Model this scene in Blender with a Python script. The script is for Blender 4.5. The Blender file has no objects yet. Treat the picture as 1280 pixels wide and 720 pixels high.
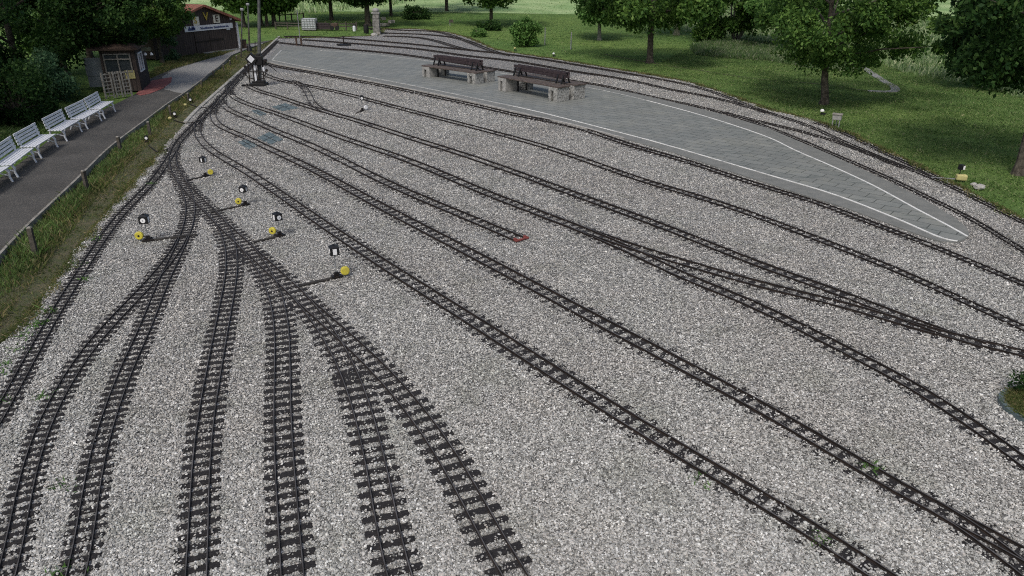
import bpy, bmesh, math, random
import numpy as np
from mathutils import Vector, Matrix
R = math.radians
rng = np.random.default_rng(7); random.seed(7)
C = bpy.context.scene.collection
sc = bpy.context.scene

# ------------------------------------------------------------------ camera
CAM_H, CAM_F, CAM_P, CAM_R = 4.7, 1.4, R(24.5), R(0.6)
cp, sp, cr, sr = math.cos(CAM_P), math.sin(CAM_P), math.cos(CAM_R), math.sin(CAM_R)
cd = bpy.data.cameras.new('camera'); cam = bpy.data.objects.new('camera', cd); C.objects.link(cam)
cd.sensor_width = 36; cd.lens = 18*CAM_F; cd.clip_start = 0.05; cd.clip_end = 2000
Xr = Vector((1,0,0)); Dn = Vector((0,-sp,-cp)); Fw = Vector((0,cp,-sp))
cx = cr*Xr - sr*Dn; cy = -(sr*Xr + cr*Dn); cz = -Fw
m = Matrix.Identity(4)
for i in range(3): m[i][0], m[i][1], m[i][2] = cx[i], cy[i], cz[i]
m[2][3] = CAM_H
cam.matrix_world = m; sc.camera = cam

def at(px, py, z=0.0):
    """world point on the level z where a point of the 1280x720 photograph lies"""
    u, v = (px-640)/640, (py-360)/640
    x, y = cr*u + sr*v, -sr*u + cr*v
    dx, dy, dz = x, CAM_F*cp - y*sp, -y*cp - CAM_F*sp
    t = (CAM_H - z)/-dz
    return Vector((dx*t, dy*t, z))

# ------------------------------------------------------------------ light
SUN_EL, SUN_AZ = R(52), R(200)
w = bpy.data.worlds.new('World'); sc.world = w; w.use_nodes = True
nt = w.node_tree; bg = nt.nodes['Background']
sky = nt.nodes.new('ShaderNodeTexSky'); sky.sky_type = 'NISHITA'; sky.sun_disc = False
sky.sun_elevation = SUN_EL; sky.sun_rotation = SUN_AZ; sky.dust_density = 4; sky.air_density = 1.0; sky.ozone_density = 0.6
nt.links.new(sky.outputs[0], bg.inputs[0]); bg.inputs[1].default_value = 0.1
ld = bpy.data.lights.new('sun', 'SUN'); ld.energy = 1.4; ld.angle = R(14); ld.color = (1, .985, .96)
lo = bpy.data.objects.new('sun', ld); C.objects.link(lo)
sd = Vector((math.sin(SUN_AZ)*math.cos(SUN_EL), math.cos(SUN_AZ)*math.cos(SUN_EL), math.sin(SUN_EL)))
lo.rotation_euler = sd.to_track_quat('Z', 'Y').to_euler()
vs = sc.view_settings; vs.view_transform = 'Standard'; vs.look = 'None'; vs.gamma = 1; vs.use_curve_mapping = False
vs.exposure = 0.26
sc.cycles.use_denoising = False; sc.cycles.filter_width = 1.1
sc.cycles.max_bounces = 8; sc.cycles.transparent_max_bounces = 4

# ------------------------------------------------------------------ helpers
class MB:
    def __init__(s): s.v = []; s.f = []; s.mi = []
    def add(s, vs, fs, mi=0):
        o = len(s.v); s.v += [tuple(p) for p in vs]; s.f += [tuple(i+o for i in f) for f in fs]; s.mi += [mi]*len(fs); return s
    def box(s, c, d, rz=0, mi=0, M=None):
        hx, hy, hz = d[0]/2, d[1]/2, d[2]/2
        q = [(-hx,-hy,-hz),(hx,-hy,-hz),(hx,hy,-hz),(-hx,hy,-hz),(-hx,-hy,hz),(hx,-hy,hz),(hx,hy,hz),(-hx,hy,hz)]
        ca, sa = math.cos(rz), math.sin(rz)
        if M is None: q = [(c[0]+x*ca-y*sa, c[1]+x*sa+y*ca, c[2]+z) for x,y,z in q]
        else: q = [tuple(Vector(c) + M @ Vector(p)) for p in q]
        return s.add(q, [(3,2,1,0),(4,5,6,7),(0,1,5,4),(1,2,6,5),(2,3,7,6),(3,0,4,7)], mi)
    def bar(s, a, b, w, h=None, mi=0, up=Vector((0,0,1))):
        a, b = Vector(a), Vector(b); d = (b-a); L = d.length
        if L < 1e-6: return s
        d /= L; h = h or w
        if abs(d.dot(up)) > .98: up = Vector((1,0,0))
        x = d.cross(up).normalized(); z = x.cross(d)
        M = Matrix((x, d, z)).transposed()
        return s.box((a+b)/2, (w, L, h), 0, mi, M)
    def tube(s, pts, rad, n=8, mi=0, cap=True):
        pts = [Vector(p) for p in pts]
        if not hasattr(rad, '__len__'): rad = [rad]*len(pts)
        rings = []; prev = None
        for i, p in enumerate(pts):
            d = (pts[min(i+1, len(pts)-1)] - pts[max(i-1, 0)]).normalized()
            if prev is None: x = d.orthogonal().normalized()
            else: x = (prev - d*prev.dot(d)).normalized()
            prev = x; y = d.cross(x)
            rings.append([p + (x*math.cos(2*math.pi*k/n) + y*math.sin(2*math.pi*k/n))*rad[i] for k in range(n)])
        v = [q for r in rings for q in r]; f = []
        for i in range(len(pts)-1):
            for k in range(n):
                f.append((i*n+k, i*n+(k+1)%n, (i+1)*n+(k+1)%n, (i+1)*n+k))
        if cap: f.append(tuple(range(n))[::-1]); f.append(tuple((len(pts)-1)*n+k for k in range(n)))
        return s.add(v, f, mi)
    def disc(s, c, axis, r, t, n=14, mi=0):
        a = Vector(axis).normalized(); return s.tube([Vector(c)-a*t/2, Vector(c)+a*t/2], r, n, mi)
    def prism(s, poly, z0, z1, mi=0):
        n = len(poly); v = [(p[0],p[1],z0) for p in poly]+[(p[0],p[1],z1) for p in poly]
        f = [tuple(range(n))[::-1], tuple(range(n, 2*n))]+[(i,(i+1)%n,n+(i+1)%n,n+i) for i in range(n)]
        return s.add(v, f, mi)
    def loft(s, A, B, mi=0):
        n = len(A); return s.add(list(A)+list(B), [tuple(range(n))[::-1], tuple(range(n,2*n))]+[(i,(i+1)%n,n+(i+1)%n,n+i) for i in range(n)], mi)
    def build(s, name, mat, parent=None, bevel=0, smooth=False, fixn=True):
        me = bpy.data.meshes.new(name); me.from_pydata(s.v, [], s.f)
        for mm in (mat if isinstance(mat, (list, tuple)) else [mat]): me.materials.append(mm)
        me.polygons.foreach_set('material_index', s.mi)
        if fixn:
            b = bmesh.new(); b.from_mesh(me); bmesh.ops.recalc_face_normals(b, faces=b.faces); b.to_mesh(me); b.free()
        if smooth: me.polygons.foreach_set('use_smooth', [True]*len(me.polygons))
        me.update(); o = bpy.data.objects.new(name, me); C.objects.link(o)
        if parent: o.parent = parent
        if bevel:
            md = o.modifiers.new('bevel', 'BEVEL'); md.width = bevel; md.segments = 2; md.limit_method = 'ANGLE'
        return o
def tag(o, label=None, cat=None, group=None, kind=None):
    if label: o['label'] = label
    if cat: o['category'] = cat
    if group: o['group'] = group
    if kind: o['kind'] = kind
    return o
def empty(name, loc, rz=0, label=None, cat=None, group=None, s=1.0):
    o = bpy.data.objects.new(name, None); C.objects.link(o); o.location = loc; o.rotation_euler = (0,0,rz); o.scale = (s,s,s)
    o.empty_display_size = .1
    return tag(o, label, cat, group)
def dup(root, loc, rz=0, s=1.0, label=None, group=None):
    r = root.copy(); C.objects.link(r); r.location = loc; r.rotation_euler = (0,0,rz); r.scale = (s,s,s)
    if label: r['label'] = label
    if group: r['group'] = group
    for ch in list(root.children):
        c = ch.copy(); C.objects.link(c); c.parent = r
        for g in list(ch.children):
            d = g.copy(); C.objects.link(d); d.parent = c
    return r
def npmesh(name, verts, faces, mat, parent=None):
    """big mesh from numpy arrays, faces (n,3) or (n,4)"""
    me = bpy.data.meshes.new(name); nv, nf, k = len(verts), len(faces), faces.shape[1]
    me.vertices.add(nv); me.vertices.foreach_set('co', np.ascontiguousarray(verts, dtype=np.float32).ravel())
    me.loops.add(nf*k); me.loops.foreach_set('vertex_index', np.ascontiguousarray(faces, dtype=np.int32).ravel())
    me.polygons.add(nf); me.polygons.foreach_set('loop_start', np.arange(0, nf*k, k, dtype=np.int32))
    me.materials.append(mat); me.update(calc_edges=True)
    o = bpy.data.objects.new(name, me); C.objects.link(o)
    if parent: o.parent = parent
    return o
def inpoly(x, y, poly):
    p = np.array([(q[0], q[1]) for q in poly]); inside = np.zeros(len(x), bool); j = len(p)-1
    for i in range(len(p)):
        xi, yi = p[i]; xj, yj = p[j]
        c = ((yi > y) != (yj > y)) & (x < (xj-xi)*(y-yi)/(yj-yi+1e-12)+xi); inside ^= c; j = i
    return inside

# ------------------------------------------------------------------ materials
def mat(name, col=(.5,.5,.5), rough=.8, col2=None, scale=8, bump=0, metal=0, detail=4, spec=.3, mixr=(.35,.65), bscale=None, emit=None, coords='Object'):
    mt = bpy.data.materials.new(name); mt.use_nodes = True; n = mt.node_tree; b = n.nodes['Principled BSDF']
    b.inputs['Base Color'].default_value = (*col, 1); b.inputs['Roughness'].default_value = rough
    b.inputs['Metallic'].default_value = metal; b.inputs['Specular IOR Level'].default_value = spec
    if col2 or bump:
        tc = n.nodes.new('ShaderNodeTexCoord'); ns = n.nodes.new('ShaderNodeTexNoise'); ns.inputs['Scale'].default_value = scale; ns.inputs['Detail'].default_value = detail
        n.links.new(tc.outputs[coords], ns.inputs['Vector'])
        if col2:
            rp = n.nodes.new('ShaderNodeValToRGB'); rp.color_ramp.elements[0].position = mixr[0]; rp.color_ramp.elements[1].position = mixr[1]
            rp.color_ramp.elements[0].color = (*col, 1); rp.color_ramp.elements[1].color = (*col2, 1)
            n.links.new(ns.outputs['Fac'], rp.inputs[0]); n.links.new(rp.outputs[0], b.inputs['Base Color'])
        if bump:
            n2 = n.nodes.new('ShaderNodeTexNoise'); n2.inputs['Scale'].default_value = bscale or scale*3; n2.inputs['Detail'].default_value = 5
            n.links.new(tc.outputs[coords], n2.inputs['Vector'])
            bp = n.nodes.new('ShaderNodeBump'); bp.inputs['Strength'].default_value = bump; bp.inputs['Distance'].default_value = .02
            n.links.new(n2.outputs['Fac'], bp.inputs['Height']); n.links.new(bp.outputs[0], b.inputs['Normal'])
    return mt
class NT:
    """tiny node-graph helper"""
    def __init__(s, name):
        s.m = bpy.data.materials.new(name); s.m.use_nodes = True; s.n = s.m.node_tree; s.b = s.n.nodes['Principled BSDF']
    def node(s, t, **kw):
        k = s.n.nodes.new(t)
        for a, v in kw.items():
            if a.startswith('i_'): k.inputs[a[2:].replace('_', ' ')].default_value = v
            else: setattr(k, a, v)
        return k
    def l(s, a, b): s.n.links.new(a, b)
    def ramp(s, src, stops, interp='LINEAR'):
        r = s.node('ShaderNodeValToRGB'); e = r.color_ramp; e.interpolation = interp
        while len(e.elements) < len(stops): e.elements.new(.5)
        for el, (p, c) in zip(e.elements, stops): el.position = p; el.color = (*c, 1) if len(c) == 3 else c
        s.l(src, r.inputs[0]); return r.outputs[0]
    def mix(s, fac, a, b, mode='MIX'):
        k = s.node('ShaderNodeMix', data_type='RGBA', blend_type=mode)
        for inp, v in ((k.inputs[0], fac), (k.inputs[6], a), (k.inputs[7], b)):
            if hasattr(v, 'links'): s.l(v, inp)
            else: inp.default_value = v if isinstance(v, (int, float)) else (*v, 1)
        return k.outputs[2]
    def noise(s, scale, detail=4, rough=.5, vec=None):
        k = s.node('ShaderNodeTexNoise'); k.inputs['Scale'].default_value = scale; k.inputs['Detail'].default_value = detail; k.inputs['Roughness'].default_value = rough
        if vec is not None: s.l(vec, k.inputs['Vector'])
        return k.outputs['Fac']
    def bump(s, h, strength, dist=.01):
        k = s.node('ShaderNodeBump'); k.inputs['Strength'].default_value = strength; k.inputs['Distance'].default_value = dist
        s.l(h, k.inputs['Height']); s.l(k.outputs[0], s.b.inputs['Normal'])
M = {}
def build_materials():
    # ballast bed (voronoi stones)
    t = NT('ballast'); tc = t.node('ShaderNodeTexCoord').outputs['Object']
    vo = t.node('ShaderNodeTexVoronoi', feature='F1'); vo.inputs['Scale'].default_value = 42; t.l(tc, vo.inputs['Vector'])
    ve = t.node('ShaderNodeTexVoronoi', feature='DISTANCE_TO_EDGE'); ve.inputs['Scale'].default_value = 42; t.l(tc, ve.inputs['Vector'])
    sx = t.node('ShaderNodeSeparateColor'); t.l(vo.outputs['Color'], sx.inputs[0])
    col = t.ramp(sx.outputs[0], [(0,(.10,.10,.096)),(.35,(.26,.258,.25)),(.7,(.46,.457,.44)),(1,(.78,.775,.75))])
    pk = t.ramp(t.noise(.35, 3, .6, tc), [(.42,(1,1,1)),(.60,(.95,.935,.93)),(.8,(.84,.83,.82))])
    col = t.mix(1.0, col, pk, 'MULTIPLY')
    gap = t.ramp(ve.outputs['Distance'], [(0,(.16,.155,.15)),(.15,(1,1,1))])
    col = t.mix(1.0, col, gap, 'MULTIPLY'); t.l(col, t.b.inputs['Base Color']); t.b.inputs['Roughness'].default_value = .85
    t.b.inputs['Specular IOR Level'].default_value = .25
    t.bump(ve.outputs['Distance'], 1.0, .03); M['ballast'] = t.m
    # individual stones
    t = NT('stone'); oi = t.node('ShaderNodeObjectInfo'); tc = t.node('ShaderNodeTexCoord').outputs['Object']
    col = t.ramp(oi.outputs['Random'], [(0,(.11,.108,.102)),(.16,(.21,.209,.197)),(.45,(.36,.359,.338)),(.75,(.52,.518,.488)),(.86,(.45,.425,.395)),(.93,(.62,.62,.59)),(1,(.82,.82,.785))])
    ge = t.node('ShaderNodeNewGeometry')
    pk = t.ramp(t.noise(.35, 3, .6, ge.outputs['Position']), [(.42,(1,1,1)),(.60,(.95,.935,.93)),(.8,(.82,.81,.80))])
    at_n = t.node('ShaderNodeAttribute', attribute_type='INSTANCER', attribute_name='stain')
    p2 = t.ramp(t.noise(1.1, 4, .6, ge.outputs['Position']), [(.35,(.86,.87,.84)),(.5,(1,1,1)),(.68,(1.08,1.07,1.05))])
    col = t.mix(1.0, t.mix(1.0, col, pk, 'MULTIPLY'), p2, 'MULTIPLY')
    col = t.mix(at_n.outputs['Fac'], col, (.060,.050,.042)); t.l(col, t.b.inputs['Base Color']); t.b.inputs['Roughness'].default_value = .85; t.b.inputs['Specular IOR Level'].default_value = .2
    M['stone'] = t.m
    # ground under the meadow
    t = NT('turf'); tc = t.node('ShaderNodeTexCoord').outputs['Object']
    a = t.ramp(t.noise(1.3, 6, .65, tc), [(.3,(.085,.145,.045)),(.55,(.135,.215,.07)),(.75,(.20,.27,.11))])
    b = t.ramp(t.noise(.12, 3, .5, tc), [(.35,(.8,.9,.8)),(.65,(1.15,1.1,.95))])
    c = t.ramp(t.noise(28, 4, .7, tc), [(.3,(.55,.55,.5)),(.7,(1.35,1.35,1.3))])
    t.l(t.mix(1.0, t.mix(1.0, a, b, 'MULTIPLY'), c, 'MULTIPLY'), t.b.inputs['Base Color']); t.b.inputs['Roughness'].default_value = .95; t.b.inputs['Specular IOR Level'].default_value = .1
    t.bump(t.noise(35, 4, .7, tc), .8, .05); M['turf'] = t.m
    t = NT('soil'); tc = t.node('ShaderNodeTexCoord').outputs['Object']
    a = t.ramp(t.noise(3, 6, .7, tc), [(.35,(.05,.07,.022)),(.52,(.085,.085,.042)),(.72,(.14,.115,.075))])
    t.l(a, t.b.inputs['Base Color']); t.b.inputs['Roughness'].default_value = .95; t.bump(t.noise(40, 4, .7, tc), .8, .04); M['soil'] = t.m
    # grass blades
    def blade(name, stops, trans=.4):
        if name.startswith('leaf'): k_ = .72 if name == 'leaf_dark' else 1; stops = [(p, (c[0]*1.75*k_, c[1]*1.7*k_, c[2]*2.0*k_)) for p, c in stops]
        t = NT(name); ge = t.node('ShaderNodeNewGeometry')
        col = t.ramp(ge.outputs['Random Per Island'], stops)
        nz = t.ramp(t.noise(.5, 4, .6, ge.outputs['Position']), [(.35,(.72,.78,.7)),(.65,(1.2,1.15,1.05))])
        col = t.mix(1.0, col, nz, 'MULTIPLY')
        t.l(col, t.b.inputs['Base Color']); t.b.inputs['Roughness'].default_value = .6; t.b.inputs['Specular IOR Level'].default_value = .15
        tr = t.node('ShaderNodeBsdfTranslucent'); t.l(col, tr.inputs[0]); mx = t.node('ShaderNodeMixShader'); mx.inputs[0].default_value = trans
        out = t.n.nodes['Material Output']; t.l(t.b.outputs[0], mx.inputs[1]); t.l(tr.outputs[0], mx.inputs[2]); t.l(mx.outputs[0], out.inputs[0])
        M[name] = t.m
    blade('grass', [(0,(.085,.155,.045)),(.45,(.145,.235,.075)),(.85,(.215,.30,.12)),(1,(.34,.34,.20))])
    blade('verge', [(0,(.07,.11,.03)),(.4,(.12,.16,.05)),(.7,(.20,.19,.09)),(1,(.34,.27,.16))])
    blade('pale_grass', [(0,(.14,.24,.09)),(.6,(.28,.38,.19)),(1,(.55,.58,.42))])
    blade('flowers', [(0,(.08,.16,.05)),(.6,(.14,.22,.09)),(.88,(.30,.34,.22)),(1,(.5,.5,.42))])
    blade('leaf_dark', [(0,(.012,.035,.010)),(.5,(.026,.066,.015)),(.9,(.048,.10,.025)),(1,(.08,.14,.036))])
    blade('leaf_mid', [(0,(.022,.055,.013)),(.5,(.048,.10,.020)),(.9,(.085,.155,.032)),(1,(.13,.20,.055))])
    blade('leaf_light', [(0,(.035,.08,.018)),(.5,(.06,.13,.03)),(.9,(.095,.18,.045)),(1,(.14,.22,.07))])
    blade('leaf_blue', [(0,(.03,.07,.03)),(.5,(.05,.105,.05)),(1,(.09,.15,.07))])
    # path: tree shade and wetness darkened into its colour
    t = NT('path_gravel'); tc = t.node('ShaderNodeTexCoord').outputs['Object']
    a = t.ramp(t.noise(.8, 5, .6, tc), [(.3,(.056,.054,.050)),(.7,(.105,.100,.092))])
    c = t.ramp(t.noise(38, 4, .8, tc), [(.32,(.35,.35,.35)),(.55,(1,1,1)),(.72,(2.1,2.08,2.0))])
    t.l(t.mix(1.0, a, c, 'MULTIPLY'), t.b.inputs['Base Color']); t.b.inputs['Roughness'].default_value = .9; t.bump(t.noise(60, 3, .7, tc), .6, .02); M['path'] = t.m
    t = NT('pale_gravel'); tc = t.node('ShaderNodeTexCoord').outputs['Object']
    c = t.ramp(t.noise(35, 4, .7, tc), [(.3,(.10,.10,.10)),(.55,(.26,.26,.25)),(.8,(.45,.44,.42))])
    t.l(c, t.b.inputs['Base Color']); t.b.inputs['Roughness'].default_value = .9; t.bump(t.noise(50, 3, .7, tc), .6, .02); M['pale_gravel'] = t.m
    # platform paving
    t = NT('paving'); tc = t.node('ShaderNodeTexCoord').outputs['Object']
    mp = t.node('ShaderNodeMapping'); mp.inputs['Rotation'].default_value = (0,0,R(41)); t.l(tc, mp.inputs[0])
    br = t.node('ShaderNodeTexBrick'); t.l(mp.outputs[0], br.inputs['Vector']); br.inputs['Scale'].default_value = 1.0
    br.inputs['Brick Width'].default_value = .52; br.inputs['Row Height'].default_value = .34; br.inputs['Mortar Size'].default_value = .011; br.inputs['Mortar Smooth'].default_value = .3
    br.inputs['Color1'].default_value = (.195,.203,.190,1); br.inputs['Color2'].default_value = (.232,.240,.224,1); br.inputs['Mortar'].default_value = (.07,.075,.068,1)
    dm = t.ramp(t.noise(.9, 6, .7, tc), [(.3,(.84,.87,.88)),(.5,(1,1,1)),(.7,(1.12,1.10,1.04))])
    sx = t.node('ShaderNodeMapping'); sx.inputs['Scale'].default_value = (1.2, 7, 1); sx.inputs['Rotation'].default_value = (0,0,R(8)); t.l(tc, sx.inputs[0])
    stn = t.ramp(t.noise(1.2, 5, .65, sx.outputs[0]), [(.34,(.66,.70,.70)),(.46,(1,1,1))])
    col = t.mix(1.0, t.mix(1.0, br.outputs[0], dm, 'MULTIPLY'), stn, 'MULTIPLY')
    t.l(col, t.b.inputs['Base Color']); t.b.inputs['Roughness'].default_value = .62; t.b.inputs['Specular IOR Level'].default_value = .35
    t.bump(t.noise(30, 4, .6, tc), .25, .01); M['paving'] = t.m
    M['edge_slab'] = mat('edge_slab', (.155,.160,.150), .8, (.205,.208,.195), 4, .3, mixr=(.3,.7), bscale=60)
    M['concrete'] = mat('concrete', (.25,.25,.24), .85, (.36,.355,.335), 9, .4, bscale=60)
    M['kerb'] = mat('kerb', (.24,.235,.22), .85, (.40,.39,.36), 6, .4, bscale=50)
    # exposed aggregate concrete
    t = NT('aggregate'); tc = t.node('ShaderNodeTexCoord').outputs['Object']
    vo = t.node('ShaderNodeTexVoronoi'); vo.inputs['Scale'].default_value = 22; t.l(tc, vo.inputs['Vector']); s2 = t.node('ShaderNodeSeparateColor'); t.l(vo.outputs['Color'], s2.inputs[0])
    t.l(t.ramp(s2.outputs[0], [(0,(.11,.11,.10)),(.35,(.26,.26,.245)),(1,(.38,.38,.36))]), t.b.inputs['Base Color']); t.b.inputs['Roughness'].default_value = .85
    t.bump(vo.outputs['Distance'], .5, .01); M['aggregate'] = t.m
    M['white_line'] = mat('white_line', (.72,.72,.69), .6, (.42,.42,.40), 5, .1, mixr=(.5,.75))
    M['faded_line'] = mat('faded_line', (.52,.52,.49), .6, (.24,.24,.23), 7, .1, mixr=(.4,.7))
    M['rail'] = mat('rail', (.028,.024,.022), .55, (.06,.045,.038), 12, .2, .5, mixr=(.35,.75))
    M['rail_head'] = mat('rail_head', (.075,.070,.066), .5, (.16,.15,.145), 3, 0, .4)
    M['sleeper'] = mat('sleeper', (.014,.013,.014), .85, (.036,.033,.033), 9, .5, bscale=40)
    M['beam'] = mat('beam', (.02,.019,.018), .8, (.05,.045,.04), 8, .4)
    M['iron'] = mat('iron', (.018,.018,.02), .5, (.045,.035,.03), 15, .1, .4)
    M['black'] = mat('black', (.012,.012,.013), .45, spec=.4)
    M['white'] = mat('white', (.82,.83,.84), .45, (.68,.69,.70), 10)
    M['milk'] = mat('milk', (.85,.85,.85), .3)
    M['yellow'] = mat('yellow', (.62,.54,.05), .5, (.46,.40,.07), 20, .1)
    M['yellow_pale'] = mat('yellow_pale', (.50,.46,.20), .6, (.40,.36,.16), 12)
    M['red'] = mat('red', (.26,.06,.05), .7, (.16,.05,.045), 12)
    M['seat_wood'] = mat('seat_wood', (.060,.045,.040), .6, (.13,.108,.095), 9, .3, mixr=(.3,.7))
    M['back_wood'] = mat('back_wood', (.030,.022,.026), .55, (.055,.042,.045), 9, .2)
    M['bench_white'] = mat('bench_white', (.70,.72,.76), .55, (.56,.58,.60), 7, .1, mixr=(.4,.8))
    M['weathered'] = mat('weathered', (.16,.15,.13), .85, (.30,.285,.255), 9, .4)
    M['post_wood'] = mat('post_wood', (.045,.04,.033), .9, (.10,.09,.075), 11, .4)
    M['mossy'] = mat('mossy', (.10,.12,.07), .9, (.20,.20,.15), 9, .4)
    M['bark'] = mat('bark', (.045,.038,.030), .95, (.12,.105,.085), 7, 1.0, bscale=18)
    M['bark_pale'] = mat('bark_pale', (.12,.125,.11), .95, (.22,.22,.20), 7, .8, bscale=18)
    # vertical boards
    t = NT('boards'); tc = t.node('ShaderNodeTexCoord').outputs['Object']
    wv = t.node('ShaderNodeTexWave', wave_type='BANDS', bands_direction='X'); wv.inputs['Scale'].default_value = 2.2; wv.inputs['Distortion'].default_value = .0; t.l(tc, wv.inputs[0])
    sm = t.node('ShaderNodeMapping'); sm.inputs['Scale'].default_value = (7,7,.6); t.l(tc, sm.inputs[0])
    a = t.ramp(t.noise(1.5, 5, .6, sm.outputs[0]), [(.3,(.038,.028,.024)),(.7,(.085,.064,.055))])
    g = t.ramp(wv.outputs['Color'], [(0,(.25,.25,.25)),(.12,(1,1,1))]); t.l(t.mix(1.0, a, g, 'MULTIPLY'), t.b.inputs['Base Color']); t.b.inputs['Roughness'].default_value = .85
    M['boards'] = t.m
    M['brown_wood'] = mat('brown_wood', (.05,.032,.024), .8, (.09,.06,.045), 9, .3)
    t = NT('roof_tiles'); tc = t.node('ShaderNodeTexCoord').outputs['Object']
    br = t.node('ShaderNodeTexBrick'); mp = t.node('ShaderNodeMapping'); mp.inputs['Rotation'].default_value = (0,0,0); t.l(tc, mp.inputs[0]); t.l(mp.outputs[0], br.inputs['Vector'])
    br.inputs['Scale'].default_value = 1; br.inputs['Brick Width'].default_value = .16; br.inputs['Row Height'].default_value = .2; br.inputs['Mortar Size'].default_value = .012
    br.inputs['Color1'].default_value = (.24,.085,.05,1); br.inputs['Color2'].default_value = (.30,.12,.075,1); br.inputs['Mortar'].default_value = (.09,.04,.03,1)
    t.l(t.mix(1.0, br.outputs[0], t.ramp(t.noise(3,4,.6,tc),[(.3,(.7,.7,.7)),(.7,(1.2,1.2,1.2))]), 'MULTIPLY'), t.b.inputs['Base Color']); t.b.inputs['Roughness'].default_value = .8; M['tiles'] = t.m
    M['roof_brown'] = mat('roof_brown', (.055,.036,.028), .85, (.10,.068,.052), 6, .4)
    M['red_paving'] = mat('red_paving', (.20,.06,.055), .85, (.30,.12,.11), 5, .3)
    M['tarp'] = mat('tarp', (.20,.22,.23), .6, (.13,.145,.15), 3, .2)
    M['slate'] = mat('slate', (.075,.105,.11), .5, (.12,.155,.16), 5, .3, bscale=30)
    g = NT('glass'); g.b.inputs['Base Color'].default_value = (.05,.06,.065,1); g.b.inputs['Roughness'].default_value = .08; g.b.inputs['Specular IOR Level'].default_value = .6; M['glass'] = g.m
    M['ibc_plastic'] = mat('ibc_plastic', (.5,.53,.55), .5)
    M['dull_metal'] = mat('dull_metal', (.42,.42,.41), .6, (.22,.21,.20), 20)
    M['galv'] = mat('galv', (.33,.34,.35), .5, (.25,.26,.27), 10, 0, .3)
    M['stone_wall'] = mat('stone_wall', (.12,.12,.11), .9, (.28,.27,.25), 6, .8)
    M['cream'] = mat('cream', (.72,.68,.56), .6)
    M['gold'] = mat('gold', (.45,.34,.06), .6)
    M['sign_blue'] = mat('sign_blue', (.05,.07,.18), .5)
    M['pole_grey'] = mat('pole_grey', (.065,.07,.07), .6, (.12,.125,.12), 6, .2)
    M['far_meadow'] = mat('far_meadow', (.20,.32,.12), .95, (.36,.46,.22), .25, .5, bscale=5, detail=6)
    M['rock'] = mat('rock', (.30,.29,.27), .9, (.45,.44,.41), 9, .6)
build_materials()
# ------------------------------------------------------------------ the setting
def P2(pts, z=0): return [at(a, b, z) for a, b in pts]
def densify(poly, step=.25, jit=0.0, closed=True):
    out = []; n = len(poly)
    for i in range(n if closed else n-1):
        a, b = Vector(poly[i]), Vector(poly[(i+1) % n]); k = max(1, int((b-a).length/step))
        for j in range(k):
            p = a.lerp(b, j/k); out.append(Vector((p.x+random.uniform(-jit, jit), p.y+random.uniform(-jit, jit), p.z)))
    if not closed: out.append(Vector(poly[-1]))
    return out
def sheet(name, poly, z, mt, thick=.1):
    return tag(MB().prism([(p[0], p[1]) for p in poly], z-thick, z).build(name, mt), kind='structure')
def smooth_line(pts, n=6):
    pts = [Vector(p) for p in pts]; out = []
    for i in range(len(pts)-1):
        p0, p1, p2, p3 = pts[max(i-1,0)], pts[i], pts[i+1], pts[min(i+2, len(pts)-1)]
        for k in range(n):
            t = k/n; out.append(.5*((2*p1)+(-p0+p2)*t+(2*p0-5*p1+4*p2-p3)*t*t+(-p0+3*p1-3*p2+p3)*t**3))
    out.append(pts[-1]); return out
def ribbon(name, line, width, z0, z1, mt, kind='structure'):
    b = MB(); L = []; Rr = []
    for i, p in enumerate(line):
        d = (line[min(i+1, len(line)-1)] - line[max(i-1, 0)]).normalized(); nn = Vector((-d.y, d.x, 0))*width/2
        L.append(p+nn); Rr.append(p-nn)
    v = [(p.x,p.y,z1) for p in L]+[(p.x,p.y,z1) for p in Rr]+[(p.x,p.y,z0) for p in L]+[(p.x,p.y,z0) for p in Rr]; n = len(line); f = []
    for i in range(n-1):
        f += [(i,i+1,n+i+1,n+i),(2*n+i,2*n+i+1,i+1,i),(n+i,n+i+1,3*n+i+1,3*n+i),(2*n+i+1,2*n+i,3*n+i,3*n+i+1)]
    f += [(0,n,3*n,2*n),(n-1,2*n+n-1,3*n+n-1,n+n-1)]
    b.add(v, f); o = b.build(name, mt)
    if kind: o['kind'] = kind
    return o
# terrain: flat yard, the meadow falls away gently beyond it and rises again far off
def terrain_h(x, y):
    d = np.maximum(0, y-60)
    return -.05 - 0*d + .0009*d**2*(d < 900) + .03*np.sin(x*.21+y*.13)*np.clip((y-40)/30, 0, 1)
gx = np.concatenate([np.linspace(-600,-60,10), np.linspace(-50,50,101), np.linspace(60,600,10)]); gy = np.concatenate([np.linspace(-60,0,4), np.linspace(2,110,109), np.linspace(130,230,6)])
X, Y = np.meshgrid(gx, gy); Z = terrain_h(X, Y); vv = np.stack([X, Y, Z], -1).reshape(-1, 3); nx, ny = len(gx), len(gy)
ii = np.arange(nx*ny).reshape(ny, nx); ff = np.stack([ii[:-1,:-1], ii[:-1,1:], ii[1:,1:], ii[1:,:-1]], -1).reshape(-1, 4)
g = npmesh('ground', vv, ff, M['turf']); g['kind'] = 'structure'

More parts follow.
